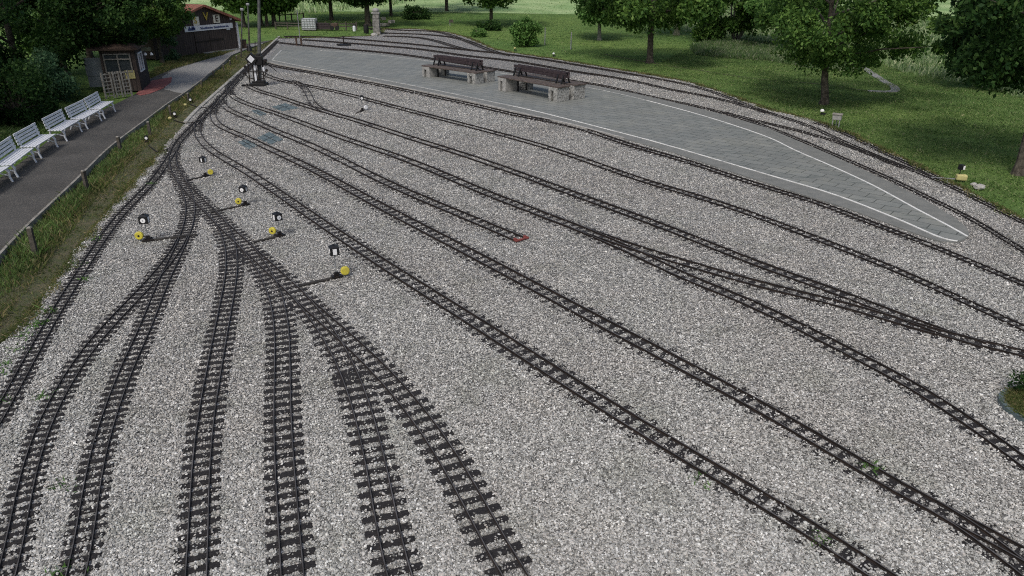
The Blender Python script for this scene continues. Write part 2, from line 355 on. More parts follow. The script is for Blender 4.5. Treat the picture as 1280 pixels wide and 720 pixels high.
FM = [(-140,66),(-30,70),(20,68),(60,60),(140,58),(140,600),(-140,600)]
fmp = [Vector(p+(0,)) for p in FM]
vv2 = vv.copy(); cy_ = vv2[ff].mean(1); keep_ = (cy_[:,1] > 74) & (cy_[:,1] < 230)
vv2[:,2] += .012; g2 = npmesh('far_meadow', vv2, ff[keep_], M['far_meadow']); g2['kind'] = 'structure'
BAL = P2([(-110,560),(-5,437),(25,405),(62,362),(100,306),(140,256),(175,217),(205,183),(245,140),(300,88),(345,48),(400,47),(470,44.5),(480,36),(520,36),(560,40),(585,46.5),(620,61.5),(640,65.5),(700,74.5),(800,91),(860,102),(900,114),(960,136),(1018,150),(1065,168),(1140,203),(1180,223),(1230,249),(1280,274.5),(1345,306),(1500,560),(1500,900),(-200,900)])
BALd = densify(BAL, .3, .03); BALa = np.array([(p.x, p.y) for p in BALd])
sheet('ballast_bed', BALd, 0, M['ballast'], .3)
# sandy grass verge between path and ballast
VERGE = P2([(-110,470),(0,329),(35,292),(68,260),(100,229),(140,189),(185,154),(211,134),(232,120),(249,107),(261,97),(275,86),(292,70),(312,62),(350,46.5),(345,49),(300,89),(245,141),(205,184),(175,218),(140,257),(100,307),(62,363),(25,406),(-5,438),(-110,561)])
sheet('verge_soil', densify(VERGE, .3), -.012, M['soil'], .2)
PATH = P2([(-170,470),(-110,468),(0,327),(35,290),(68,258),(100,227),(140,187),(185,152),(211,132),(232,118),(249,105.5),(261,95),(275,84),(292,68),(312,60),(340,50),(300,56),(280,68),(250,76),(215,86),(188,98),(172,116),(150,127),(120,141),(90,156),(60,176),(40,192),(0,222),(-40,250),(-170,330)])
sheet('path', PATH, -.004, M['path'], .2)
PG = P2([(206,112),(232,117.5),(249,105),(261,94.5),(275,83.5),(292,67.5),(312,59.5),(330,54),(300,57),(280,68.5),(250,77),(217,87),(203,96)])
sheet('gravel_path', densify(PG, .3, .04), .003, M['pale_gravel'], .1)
RP = P2([(170,117.5),(185,104),(190,101),(215,96.5),(214,103),(203,111),(188,117),(176,119.5)])
sheet('red_paving', RP, .012, M['red_paving'], .05)
# platform
PLAT = P2([(334,77),(350,81.3),(395,88.5),(440,97),(500,109),(560,120.5),(600,129.5),(660,143.5),(720,157),(780,173),(840,190),(900,210),(960,229),(1000,242),(1060,260.5),(1110,279),(1140,290),(1160,297),(1177,301.5),(1192,302.5),(1205,300),(1212,294),(1209,285),(1195,273),(1160,252),(1120,231.5),(1080,212.5),(1040,194),(1000,177),(960,160),(900,142),(850,129.5),(800,118),(741,106.5),(680,97),(609,86.5),(545,75.6),(495,68.6),(440,63.4),(400,60.3),(370,58),(352,57.5),(345,62)], .03)
sheet('platform', PLAT, .03, M['edge_slab'], .2)
FRONT = smooth_line(P2([(352,62.5),(341.5,73.5),(345,76),(392,85),(440,92.5),(520,107.5),(620,128),(675,140),(762,162),(830,180),(960,218),(1042,242.5),(1120,272.5),(1172,295),(1197,301)], .04), 6)
BACK = smooth_line(P2([(400,62.8),(440,65.5),(495,71),(545,77.5),(609,88.5),(680,99.5),(745,111),(799,123),(860,139),(910,154),(960,171.3),(995,188),(1040,207.5),(1091.5,231.5),(1146,261),(1186,282),(1209,295)], .04), 6)
inner = FRONT[12:] + BACK[::-1]
FR = smooth_line(P2([(352,62.5),(341.5,73.5),(345,76)], .04), 4)
sheet('platform_paving', [(p.x,p.y) for p in FR + FRONT[13:] + BACK[::-1]], .034, M['paving'], .03)
k = next(i for i, p in enumerate(FRONT) if p.x > at(640,132).x)
ribbon('platform_marking', [Vector((p.x,p.y,0)) for p in FRONT[k:]], .045, .03, .041, M['white_line'])
ribbon('platform_marking', [Vector((p.x,p.y,0)) for p in FRONT[:k+1]], .06, .03, .0405, M['faded_line'])
kb = next(i for i, p in enumerate(BACK) if p.x > at(800,123).x)
ribbon('platform_marking', [Vector((p.x,p.y,0)) for p in BACK[kb:]], .05, .03, .041, M['white_line'])
ribbon('platform_marking', [Vector((p.x,p.y,0)) for p in BACK[:kb+1]], .05, .03, .0405, M['faded_line'])
ribbon('platform_kerb', smooth_line(P2([(338,78.6),(350,81.8),(395,89.3),(440,97.8),(500,109.8),(560,121.3),(600,130.3),(660,144.4),(720,158),(780,174)]), 4), .10, -.05, .046, M['kerb'])
# concrete kerb beam beside the lead track, edging boards of the path
tag(ribbon('concrete_kerb', smooth_line(P2([(349,46),(326,67),(300,89.5),(280,107.5),(262,123.5),(245,139),(232,153)]), 4), .12, -.1, .035, M['kerb'], None), 'long pale concrete kerb beam running between the grass verge and the fan of tracks', 'kerb')
tag(ribbon('path_edging', smooth_line(P2([(-60,400),(0,330),(35,292),(68,260),(100,229),(140,189),(185,154),(211,134),(232,120),(249,107),(261,97),(275,86),(290,72)]), 4), .05, -.1, .15, M['weathered'], None), 'weathered timber edging board along the dark path behind the small posts', 'edging')
# winding light path in the meadow, far right
def strip(name, pts, width, z, mt):
    ln = smooth_line([Vector(p) for p in P2(pts)], 5); return ribbon(name, ln, width, z-.05, z, mt)
strip('meadow_path', [(1075,80),(1092,92),(1106,101),(1117,107),(1119,112),(1108,113.5),(1085,112.5)], .34, -.02, M['pale_gravel'])
strip('meadow_path', [(756,67),(800,75),(835,81),(870,86),(910,92.5),(960,99),(1020,103.5),(1085,112.5)], .10, -.03, M['soil'])
# round bed at the lower right edge
BC = at(1309,516); BR = (at(1253,505)-BC).length
bed = [(BC.x+math.cos(a)*BR*(1+.03*math.sin(3*a)), BC.y+math.sin(a)*BR*(1+.03*math.sin(3*a))) for a in np.linspace(0, 2*math.pi, 40, endpoint=False)]
sheet('flower_bed', bed, .03, M['soil'], .1)
ring = [Vector((p[0], p[1], 0)) for p in bed]; ring.append(ring[0])
tag(ribbon('bed_edging', ring, .07, -.02, .06, M['slate'], None), 'dark curved stone edging around the round grassy bed at the right edge of the yard', 'edging')

# ------------------------------------------------------------------ tracks
TRK = {
 'T1': [[-5.642,6.403,0.132],[-5.737,6.699,0.133],[-5.834,6.995,0.133],[-5.933,7.29,0.133],[-6.033,7.584,0.134],[-6.134,7.878,0.134],[-6.234,8.173,0.134],[-6.334,8.467,0.135],[-6.433,8.762,0.135],[-6.529,9.058,0.136],[-6.624,9.354,0.136],[-6.717,9.651,0.137],[-6.808,9.948,0.137],[-6.898,10.246,0.138],[-6.988,10.543,0.138],[-7.078,10.841,0.139],[-7.167,11.139,0.139],[-7.257,11.437,0.14],[-7.345,11.735,0.14],[-7.432,12.034,0.141],[-7.517,12.333,0.141],[-7.599,12.633,0.141],[-7.678,12.934,0.142],[-7.752,13.236,0.142],[-7.82,13.539,0.142],[-7.884,13.843,0.142],[-7.944,14.148,0.143],[-8.0,14.454,0.143],[-8.055,14.76,0.144],[-8.111,15.066,0.145],[-8.17,15.372,0.146],[-8.232,15.676,0.147],[-8.297,15.98,0.148],[-8.367,16.284,0.149],[-8.44,16.586,0.15],[-8.516,16.887,0.151],[-8.594,17.188,0.152],[-8.675,17.489,0.152],[-8.759,17.788,0.153],[-8.845,18.088,0.154],[-8.932,18.386,0.155],[-9.021,18.684,0.155],[-9.112,18.981,0.155]],
 'T2': [[-4.125,4.296,0.137],[-4.252,4.586,0.137],[-4.387,4.872,0.137],[-4.526,5.156,0.137],[-4.665,5.441,0.137],[-4.798,5.728,0.138],[-4.924,6.018,0.138],[-5.041,6.312,0.139],[-5.148,6.61,0.141],[-5.244,6.912,0.142],[-5.33,7.216,0.143],[-5.408,7.523,0.145],[-5.476,7.832,0.146],[-5.535,8.144,0.148],[-5.581,8.456,0.15],[-5.617,8.771,0.151],[-5.644,9.086,0.153],[-5.666,9.402,0.154],[-5.688,9.718,0.156],[-5.711,10.034,0.157],[-5.737,10.349,0.158],[-5.768,10.664,0.159],[-5.807,10.978,0.16],[-5.854,11.291,0.161],[-5.909,11.603,0.162],[-5.972,11.913,0.162],[-6.042,12.222,0.163],[-6.118,12.529,0.163]],
 'T3': [[-3.561,4.303,0.148],[-3.666,4.593,0.148],[-3.782,4.878,0.148],[-3.904,5.161,0.148],[-4.027,5.443,0.148],[-4.146,5.727,0.149],[-4.26,6.013,0.149],[-4.366,6.302,0.15],[-4.466,6.593,0.151],[-4.56,6.886,0.152],[-4.651,7.18,0.153],[-4.739,7.476,0.154],[-4.822,7.772,0.155],[-4.901,8.07,0.156],[-4.977,8.368,0.157],[-5.056,8.666,0.157],[-5.136,8.963,0.158],[-5.22,9.259,0.159],[-5.305,9.555,0.159],[-5.39,9.851,0.16],[-5.473,10.147,0.16],[-5.554,10.444,0.161],[-5.632,10.742,0.162],[-5.707,11.041,0.162],[-5.781,11.34,0.163],[-5.856,11.639,0.163],[-5.933,11.937,0.164],[-6.012,12.234,0.165],[-6.096,12.53,0.166],[-6.185,12.825,0.167],[-6.279,13.118,0.168],[-6.379,13.409,0.169],[-6.486,13.698,0.17],[-6.599,13.984,0.171],[-6.72,14.268,0.172],[-6.848,14.547,0.173],[-6.982,14.824,0.175],[-7.123,15.099,0.175],[-7.27,15.369,0.176],[-7.421,15.637,0.177],[-7.575,15.903,0.177],[-7.731,16.169,0.177],[-7.887,16.435,0.176],[-8.042,16.701,0.176],[-8.195,16.968,0.175],[-8.347,17.237,0.174],[-8.496,17.506,0.174]],
 'T4': [[-2.565,4.317,0.165],[-2.672,4.609,0.165],[-2.78,4.901,0.166],[-2.889,5.192,0.166],[-2.998,5.484,0.167],[-3.104,5.776,0.168],[-3.207,6.07,0.169],[-3.306,6.365,0.17],[-3.401,6.662,0.17],[-3.493,6.959,0.171],[-3.581,7.257,0.172],[-3.669,7.556,0.173],[-3.755,7.855,0.174],[-3.842,8.154,0.174],[-3.928,8.453,0.175],[-4.014,8.752,0.176],[-4.099,9.052,0.176],[-4.184,9.351,0.177],[-4.269,9.651,0.178],[-4.354,9.95,0.178],[-4.442,10.249,0.179],[-4.532,10.546,0.179],[-4.627,10.843,0.18],[-4.728,11.137,0.181],[-4.835,11.43,0.181],[-4.949,11.719,0.182],[-5.071,12.006,0.183],[-5.201,12.288,0.184],[-5.338,12.567,0.185],[-5.484,12.843,0.186],[-5.637,13.114,0.187],[-5.799,13.379,0.188],[-5.969,13.64,0.189],[-6.148,13.895,0.189],[-6.336,14.143,0.19]],
 'T5': [[-1.768,4.327,0.179],[-1.871,4.63,0.18],[-1.975,4.933,0.18],[-2.078,5.237,0.181],[-2.181,5.54,0.182],[-2.283,5.844,0.183],[-2.382,6.148,0.184],[-2.48,6.453,0.185],[-2.575,6.759,0.185],[-2.668,7.066,0.186],[-2.759,7.373,0.187],[-2.85,7.68,0.188],[-2.941,7.987,0.188],[-3.034,8.294,0.189],[-3.13,8.599,0.189],[-3.231,8.903,0.19],[-3.338,9.205,0.19],[-3.453,9.504,0.191],[-3.575,9.8,0.191],[-3.706,10.093,0.191],[-3.846,10.381,0.192],[-3.993,10.665,0.192],[-4.148,10.946,0.192],[-4.309,11.223,0.193],[-4.475,11.496,0.193],[-4.647,11.767,0.193],[-4.824,12.034,0.193],[-5.005,12.298,0.193],[-5.191,12.559,0.193]],
 'T6': [[-0.858,4.298,0.192],[-0.967,4.594,0.193],[-1.066,4.893,0.194],[-1.159,5.195,0.195],[-1.25,5.497,0.196],[-1.341,5.799,0.197],[-1.436,6.1,0.197],[-1.534,6.4,0.198],[-1.638,6.698,0.198],[-1.747,6.994,0.199],[-1.861,7.288,0.199],[-1.982,7.58,0.199],[-2.11,7.869,0.199],[-2.244,8.154,0.199],[-2.385,8.436,0.199],[-2.534,8.714,0.199],[-2.689,8.989,0.199],[-2.85,9.261,0.199],[-3.016,9.529,0.199],[-3.187,9.794,0.199],[-3.363,10.057,0.199],[-3.543,10.316,0.199]],
 'T7': [[0.092,4.376,0.2],[-0.105,4.787,0.201],[-0.284,5.206,0.202],[-0.465,5.624,0.203],[-0.656,6.037,0.204],[-0.861,6.444,0.204],[-1.081,6.843,0.204],[-1.314,7.234,0.204],[-1.561,7.617,0.204],[-1.819,7.992,0.204],[-2.087,8.36,0.203],[-2.361,8.724,0.203],[-2.638,9.086,0.202],[-2.913,9.449,0.201],[-3.186,9.814,0.201],[-3.456,10.181,0.2],[-3.724,10.549,0.199],[-3.993,10.916,0.198],[-4.264,11.282,0.197],[-4.536,11.648,0.196],[-4.808,12.014,0.195],[-5.08,12.379,0.194],[-5.351,12.745,0.193],[-5.62,13.112,0.192],[-5.887,13.481,0.19],[-6.151,13.853,0.189],[-6.412,14.225,0.188],[-6.672,14.6,0.186],[-6.931,14.974,0.185],[-7.188,15.35,0.183],[-7.442,15.729,0.181],[-7.69,16.111,0.179],[-7.928,16.499,0.177],[-8.156,16.893,0.174],[-8.372,17.294,0.171],[-8.574,17.702,0.168],[-8.761,18.117,0.165],[-8.934,18.539,0.162],[-9.089,18.966,0.159],[-9.229,19.4,0.157],[-9.353,19.839,0.155],[-9.461,20.281,0.153],[-9.558,20.727,0.152],[-9.648,21.173,0.152],[-9.735,21.62,0.152],[-9.824,22.067,0.152],[-9.914,22.513,0.153],[-10.006,22.959,0.153],[-10.098,23.405,0.154],[-10.189,23.852,0.154],[-10.277,24.298,0.155],[-10.363,24.745,0.155],[-10.45,25.192,0.156],[-10.537,25.639,0.157],[-10.626,26.086,0.157],[-10.717,26.532,0.158],[-10.809,26.978,0.159],[-10.904,27.424,0.16],[-11.0,27.87,0.16],[-11.096,28.315,0.161],[-11.193,28.758,0.161],[-11.291,29.203,0.162],[-11.389,29.649,0.162],[-11.486,30.094,0.162],[-11.584,30.537,0.163],[-11.681,30.983,0.163],[-11.778,31.43,0.163],[-11.873,31.873,0.163],[-11.969,32.319,0.163],[-12.063,32.765,0.163],[-12.156,33.209,0.163],[-12.25,33.658,0.163],[-12.341,34.102,0.163],[-12.431,34.548,0.163],[-12.521,34.996,0.163],[-12.609,35.441,0.163],[-12.698,35.891,0.163],[-12.784,36.334,0.163],[-12.872,36.785,0.164],[-12.957,37.229,0.164],[-13.043,37.679,0.164],[-13.128,38.124,0.164],[-13.214,38.573,0.164],[-13.299,39.018,0.165],[-13.385,39.468,0.165],[-13.47,39.912,0.165],[-13.557,40.364,0.166],[-13.642,40.806,0.166],[-13.73,41.257,0.167],[-13.816,41.701,0.167],[-13.904,42.148,0.167],[-13.992,42.597,0.168],[-14.08,43.04,0.168],[-14.17,43.492,0.168],[-14.259,43.934,0.169],[-14.348,44.38,0.169],[-14.439,44.833,0.169],[-14.529,45.272,0.17],[-14.62,45.719,0.17],[-14.712,46.171,0.17],[-14.802,46.61,0.171],[-14.894,47.056,0.171],[-14.988,47.511,0.171]],
 'H': [[3.291,4.287,0.194],[3.117,4.538,0.195],[2.937,4.784,0.198],[2.751,5.027,0.2],[2.561,5.265,0.203],[2.366,5.501,0.205],[2.17,5.735,0.208],[1.972,5.967,0.21],[1.775,6.201,0.212],[1.579,6.435,0.213],[1.385,6.67,0.215],[1.193,6.908,0.216],[1.003,7.146,0.218],[0.814,7.386,0.219],[0.626,7.627,0.22],[0.439,7.868,0.22],[0.252,8.11,0.221],[0.065,8.351,0.222],[-0.123,8.592,0.222],[-0.311,8.832,0.222],[-0.499,9.072,0.223],[-0.688,9.312,0.223],[-0.878,9.552,0.223],[-1.067,9.791,0.223],[-1.256,10.031,0.223],[-1.445,10.27,0.223],[-1.634,10.511,0.222],[-1.822,10.751,0.222],[-2.009,10.992,0.222],[-2.196,11.234,0.221],[-2.382,11.476,0.221],[-2.568,11.718,0.221],[-2.753,11.961,0.22],[-2.937,12.205,0.22],[-3.121,12.448,0.219],[-3.304,12.693,0.218],[-3.487,12.937,0.218],[-3.669,13.182,0.217],[-3.851,13.427,0.217],[-4.033,13.672,0.216],[-4.214,13.918,0.215],[-4.395,14.164,0.215],[-4.576,14.41,0.214],[-4.756,14.656,0.213],[-4.937,14.903,0.213],[-5.118,15.149,0.212],[-5.298,15.395,0.212],[-5.48,15.64,0.211],[-5.662,15.885,0.211],[-5.845,16.13,0.21],[-6.029,16.373,0.21],[-6.215,16.615,0.209],[-6.402,16.856,0.209],[-6.592,17.096,0.209],[-6.783,17.334,0.208],[-6.975,17.571,0.207],[-7.168,17.808,0.206],[-7.361,18.045,0.205],[-7.552,18.283,0.204],[-7.74,18.523,0.202],[-7.924,18.766,0.2],[-8.104,19.013,0.197],[-8.279,19.264,0.195],[-8.447,19.518,0.192],[-8.61,19.777,0.189],[-8.766,20.039,0.187],[-8.915,20.305,0.184],[-9.058,20.574,0.181],[-9.195,20.847,0.179],[-9.327,21.123,0.176],[-9.449,21.402,0.174],[-9.565,21.684,0.171],[-9.676,21.969,0.168],[-9.778,22.257,0.166],[-9.873,22.546,0.163],[-9.961,22.839,0.16],[-10.04,23.134,0.158],[-10.108,23.431,0.156],[-10.166,23.731,0.154],[-10.215,24.034,0.153]],
 'I': [[4.613,4.6,0.184],[4.348,4.976,0.187],[4.058,5.333,0.19],[3.779,5.698,0.194],[3.528,6.084,0.198],[3.277,6.47,0.202],[3.016,6.848,0.206],[2.746,7.22,0.209],[2.469,7.588,0.213],[2.19,7.953,0.216],[1.909,8.317,0.219],[1.627,8.681,0.221],[1.346,9.045,0.223],[1.066,9.41,0.225],[0.786,9.775,0.227],[0.507,10.14,0.228],[0.227,10.505,0.229],[-0.053,10.87,0.23],[-0.334,11.234,0.231],[-0.616,11.597,0.231],[-0.9,11.96,0.232],[-1.184,12.321,0.232],[-1.468,12.683,0.232],[-1.752,13.045,0.232],[-2.035,13.407,0.232],[-2.317,13.771,0.232],[-2.597,14.136,0.231],[-2.876,14.501,0.231],[-3.153,14.868,0.23],[-3.429,15.236,0.23],[-3.706,15.604,0.229],[-3.982,15.971,0.229],[-4.26,16.337,0.228],[-4.54,16.702,0.228],[-4.823,17.065,0.227],[-5.109,17.425,0.227],[-5.399,17.782,0.226],[-5.692,18.137,0.225],[-5.987,18.489,0.224],[-6.284,18.841,0.223],[-6.581,19.192,0.222],[-6.876,19.545,0.221],[-7.17,19.899,0.221],[-7.464,20.253,0.22],[-7.762,20.603,0.218],[-8.067,20.947,0.216],[-8.378,21.286,0.212],[-8.681,21.632,0.208],[-8.96,21.996,0.203],[-9.213,22.381,0.197],[-9.441,22.781,0.191],[-9.646,23.192,0.185],[-9.833,23.613,0.18],[-10.002,24.039,0.175],[-10.156,24.472,0.171],[-10.296,24.909,0.168],[-10.421,25.352,0.165],[-10.53,25.799,0.162],[-10.624,26.251,0.161]],
 'I2': [[4.455,4.417,0.17],[4.37,4.683,0.173],[4.272,4.945,0.179],[4.149,5.196,0.185],[3.995,5.429,0.191],[3.815,5.642,0.195]],
 'J': [[0.161,12.422,0.235],[-0.036,12.66,0.236],[-0.235,12.897,0.236],[-0.435,13.133,0.236],[-0.635,13.369,0.237],[-0.836,13.604,0.237],[-1.038,13.838,0.238],[-1.24,14.072,0.238],[-1.442,14.307,0.238],[-1.644,14.541,0.238],[-1.845,14.776,0.238],[-2.046,15.012,0.238],[-2.244,15.249,0.238],[-2.441,15.487,0.238],[-2.636,15.727,0.238],[-2.828,15.97,0.237],[-3.019,16.213,0.237],[-3.206,16.459,0.236],[-3.392,16.706,0.236],[-3.577,16.955,0.235],[-3.759,17.204,0.235],[-3.941,17.454,0.234],[-4.123,17.705,0.234],[-4.305,17.955,0.234],[-4.487,18.205,0.233],[-4.67,18.454,0.233],[-4.855,18.702,0.233],[-5.042,18.949,0.233],[-5.231,19.194,0.233],[-5.422,19.437,0.233],[-5.616,19.677,0.233],[-5.813,19.916,0.233],[-6.012,20.153,0.232],[-6.213,20.388,0.232],[-6.415,20.622,0.231],[-6.618,20.856,0.231],[-6.819,21.091,0.23],[-7.019,21.327,0.228],[-7.217,21.565,0.227],[-7.412,21.805,0.226],[-7.605,22.046,0.225],[-7.796,22.289,0.224],[-7.987,22.533,0.223],[-8.179,22.776,0.223],[-8.371,23.017,0.222],[-8.566,23.257,0.221],[-8.764,23.496,0.22],[-8.962,23.733,0.219],[-9.16,23.971,0.217],[-9.354,24.212,0.214],[-9.54,24.459,0.21],[-9.716,24.713,0.206],[-9.881,24.974,0.202],[-10.036,25.241,0.197],[-10.184,25.514,0.193],[-10.318,25.791,0.189],[-10.447,26.072,0.186],[-10.567,26.356,0.183],[-10.684,26.643,0.181],[-10.793,26.93,0.179],[-10.904,27.224,0.178]],
 'K': [[5.414,5.668,0.16],[5.328,6.117,0.163],[5.233,6.565,0.167],[5.106,7.004,0.172],[4.951,7.435,0.177],[4.76,7.851,0.183],[4.541,8.252,0.188],[4.321,8.654,0.194],[4.097,9.053,0.199],[3.859,9.444,0.203],[3.607,9.826,0.207],[3.332,10.191,0.21],[3.042,10.545,0.214],[2.77,10.913,0.217],[2.523,11.298,0.22],[2.28,11.686,0.222],[2.027,12.067,0.224],[1.761,12.44,0.227],[1.489,12.808,0.229],[1.213,13.172,0.231],[0.93,13.532,0.234],[0.638,13.885,0.235],[0.341,14.233,0.237],[0.043,14.58,0.238],[-0.25,14.932,0.239],[-0.535,15.289,0.24],[-0.814,15.652,0.241],[-1.087,16.019,0.241],[-1.358,16.388,0.242],[-1.63,16.756,0.243],[-1.904,17.122,0.243],[-2.184,17.485,0.244],[-2.469,17.842,0.244],[-2.762,18.195,0.245],[-3.06,18.542,0.245],[-3.364,18.884,0.246],[-3.671,19.223,0.246],[-3.98,19.561,0.245],[-4.289,19.898,0.245],[-4.596,20.237,0.244],[-4.9,20.579,0.244],[-5.202,20.923,0.243],[-5.501,21.27,0.242],[-5.797,21.619,0.241],[-6.092,21.969,0.24],[-6.386,22.319,0.239],[-6.68,22.67,0.238],[-6.976,23.019,0.237],[-7.273,23.367,0.237],[-7.573,23.713,0.236],[-7.876,24.056,0.236],[-8.183,24.396,0.235],[-8.493,24.732,0.234],[-8.805,25.066,0.232],[-9.115,25.403,0.229],[-9.418,25.746,0.225],[-9.707,26.1,0.22],[-9.98,26.467,0.215],[-10.236,26.846,0.209],[-10.471,27.238,0.202],[-10.686,27.641,0.196],[-10.885,28.053,0.19],[-11.069,28.474,0.184],[-11.229,28.9,0.179],[-11.378,29.332,0.173],[-11.513,29.772,0.168],[-11.62,30.214,0.164],[-11.709,30.663,0.16],[-11.779,31.118,0.157]],
 'K2': [[6.962,8.23,0.183],[6.715,8.422,0.185],[6.457,8.598,0.187],[6.198,8.773,0.189],[5.949,8.961,0.192],[5.712,9.166,0.195],[5.483,9.378,0.198],[5.252,9.588,0.201],[5.011,9.787,0.204],[4.76,9.973,0.207],[4.504,10.152,0.21],[4.248,10.332,0.212],[3.997,10.518,0.215],[3.752,10.712,0.216],[3.512,10.912,0.218],[3.275,11.116,0.22],[3.04,11.321,0.221],[2.807,11.53,0.223],[2.577,11.742,0.225],[2.352,11.959,0.226],[2.131,12.18,0.227],[1.915,12.405,0.229],[1.702,12.634,0.23],[1.492,12.866,0.231],[1.285,13.1,0.232],[1.079,13.335,0.233],[0.876,13.573,0.234],[0.676,13.812,0.235],[0.477,14.054,0.236]],
 'L': [[6.421,8.561,0.183],[6.099,8.891,0.185],[5.819,9.258,0.187],[5.555,9.636,0.189],[5.286,10.012,0.192],[5.006,10.379,0.195],[4.719,10.74,0.199],[4.433,11.103,0.202],[4.157,11.473,0.205],[3.891,11.85,0.208],[3.632,12.232,0.211],[3.374,12.615,0.214],[3.114,12.996,0.217],[2.846,13.372,0.219],[2.571,13.743,0.222],[2.291,14.11,0.225],[2.011,14.477,0.228],[1.732,14.845,0.23],[1.454,15.213,0.232],[1.177,15.582,0.234],[0.899,15.951,0.236],[0.621,16.32,0.238],[0.342,16.687,0.24],[0.061,17.054,0.241],[-0.221,17.418,0.243],[-0.507,17.782,0.244],[-0.795,18.142,0.245],[-1.087,18.5,0.247],[-1.383,18.853,0.248],[-1.684,19.204,0.249],[-1.988,19.551,0.249],[-2.293,19.897,0.25],[-2.598,20.244,0.251],[-2.901,20.593,0.251],[-3.201,20.943,0.251],[-3.501,21.294,0.251],[-3.799,21.647,0.251],[-4.098,21.999,0.251],[-4.398,22.349,0.251],[-4.7,22.698,0.252],[-5.007,23.043,0.252],[-5.317,23.385,0.252],[-5.632,23.722,0.252],[-5.95,24.057,0.251],[-6.271,24.389,0.251],[-6.591,24.721,0.249],[-6.907,25.058,0.248],[-7.217,25.4,0.246],[-7.519,25.749,0.245],[-7.816,26.102,0.244],[-8.11,26.458,0.243],[-8.405,26.813,0.242],[-8.705,27.164,0.241],[-9.014,27.507,0.24],[-9.331,27.843,0.237],[-9.645,28.181,0.234],[-9.942,28.534,0.23],[-10.22,28.903,0.225],[-10.475,29.287,0.221],[-10.718,29.679,0.217],[-10.951,30.079,0.214]],
 'LM': [[-5.549,23.604,0.25],[-5.76,23.84,0.249],[-5.973,24.073,0.247],[-6.183,24.309,0.245],[-6.382,24.554,0.241],[-6.563,24.814,0.238],[-6.726,25.084,0.233],[-6.872,25.364,0.229],[-7.007,25.649,0.225],[-7.133,25.94,0.222],[-7.251,26.233,0.219],[-7.361,26.528,0.217],[-7.468,26.825,0.216],[-7.573,27.124,0.215],[-7.675,27.423,0.214],[-7.777,27.721,0.214],[-7.88,28.022,0.214],[-7.985,28.318,0.215],[-8.092,28.616,0.216],[-8.202,28.913,0.217],[-8.317,29.206,0.219],[-8.437,29.499,0.221],[-8.563,29.791,0.225],[-8.698,30.075,0.231],[-8.844,30.356,0.239],[-9.007,30.627,0.247],[-9.197,30.879,0.254],[-9.46,31.043,0.261]],
 'M': [[7.446,8.629,0.149],[7.313,9.066,0.151],[7.151,9.494,0.153],[6.983,9.919,0.157],[6.824,10.348,0.161],[6.664,10.776,0.165],[6.488,11.198,0.169],[6.29,11.61,0.173],[6.077,12.015,0.177],[5.859,12.417,0.182],[5.639,12.818,0.186],[5.415,13.217,0.19],[5.187,13.613,0.193],[4.951,14.005,0.197],[4.703,14.389,0.201],[4.442,14.764,0.205],[4.167,15.129,0.209],[3.881,15.486,0.212],[3.591,15.84,0.216],[3.305,16.196,0.218],[3.029,16.561,0.221],[2.767,16.936,0.223],[2.515,17.318,0.225],[2.269,17.703,0.227],[2.025,18.09,0.229],[1.778,18.475,0.232],[1.525,18.856,0.234],[1.264,19.231,0.236],[0.995,19.601,0.239],[0.717,19.964,0.241],[0.431,20.32,0.243],[0.138,20.672,0.245],[-0.159,21.019,0.247],[-0.46,21.364,0.249],[-0.762,21.707,0.251],[-1.067,22.048,0.252],[-1.372,22.389,0.253],[-1.678,22.728,0.255],[-1.985,23.067,0.256],[-2.292,23.406,0.257],[-2.6,23.744,0.258],[-2.907,24.083,0.258],[-3.214,24.422,0.259],[-3.52,24.762,0.259],[-3.825,25.102,0.26],[-4.128,25.445,0.26],[-4.431,25.787,0.26],[-4.733,26.131,0.26],[-5.035,26.474,0.26],[-5.337,26.817,0.261],[-5.642,27.159,0.261],[-5.948,27.498,0.261],[-6.258,27.835,0.262],[-6.572,28.167,0.262],[-6.892,28.494,0.263],[-7.217,28.815,0.264],[-7.549,29.129,0.264],[-7.888,29.437,0.264],[-8.23,29.74,0.264],[-8.575,30.04,0.263],[-8.919,30.341,0.261],[-9.259,30.647,0.258],[-9.591,30.961,0.254],[-9.911,31.288,0.249],[-10.213,31.631,0.243],[-10.494,31.991,0.237],[-10.754,32.367,0.231],[-10.995,32.755,0.225],[-11.22,33.152,0.219],[-11.436,33.555,0.215],[-11.642,33.964,0.211],[-11.838,34.374,0.209],[-12.035,34.791,0.207]],
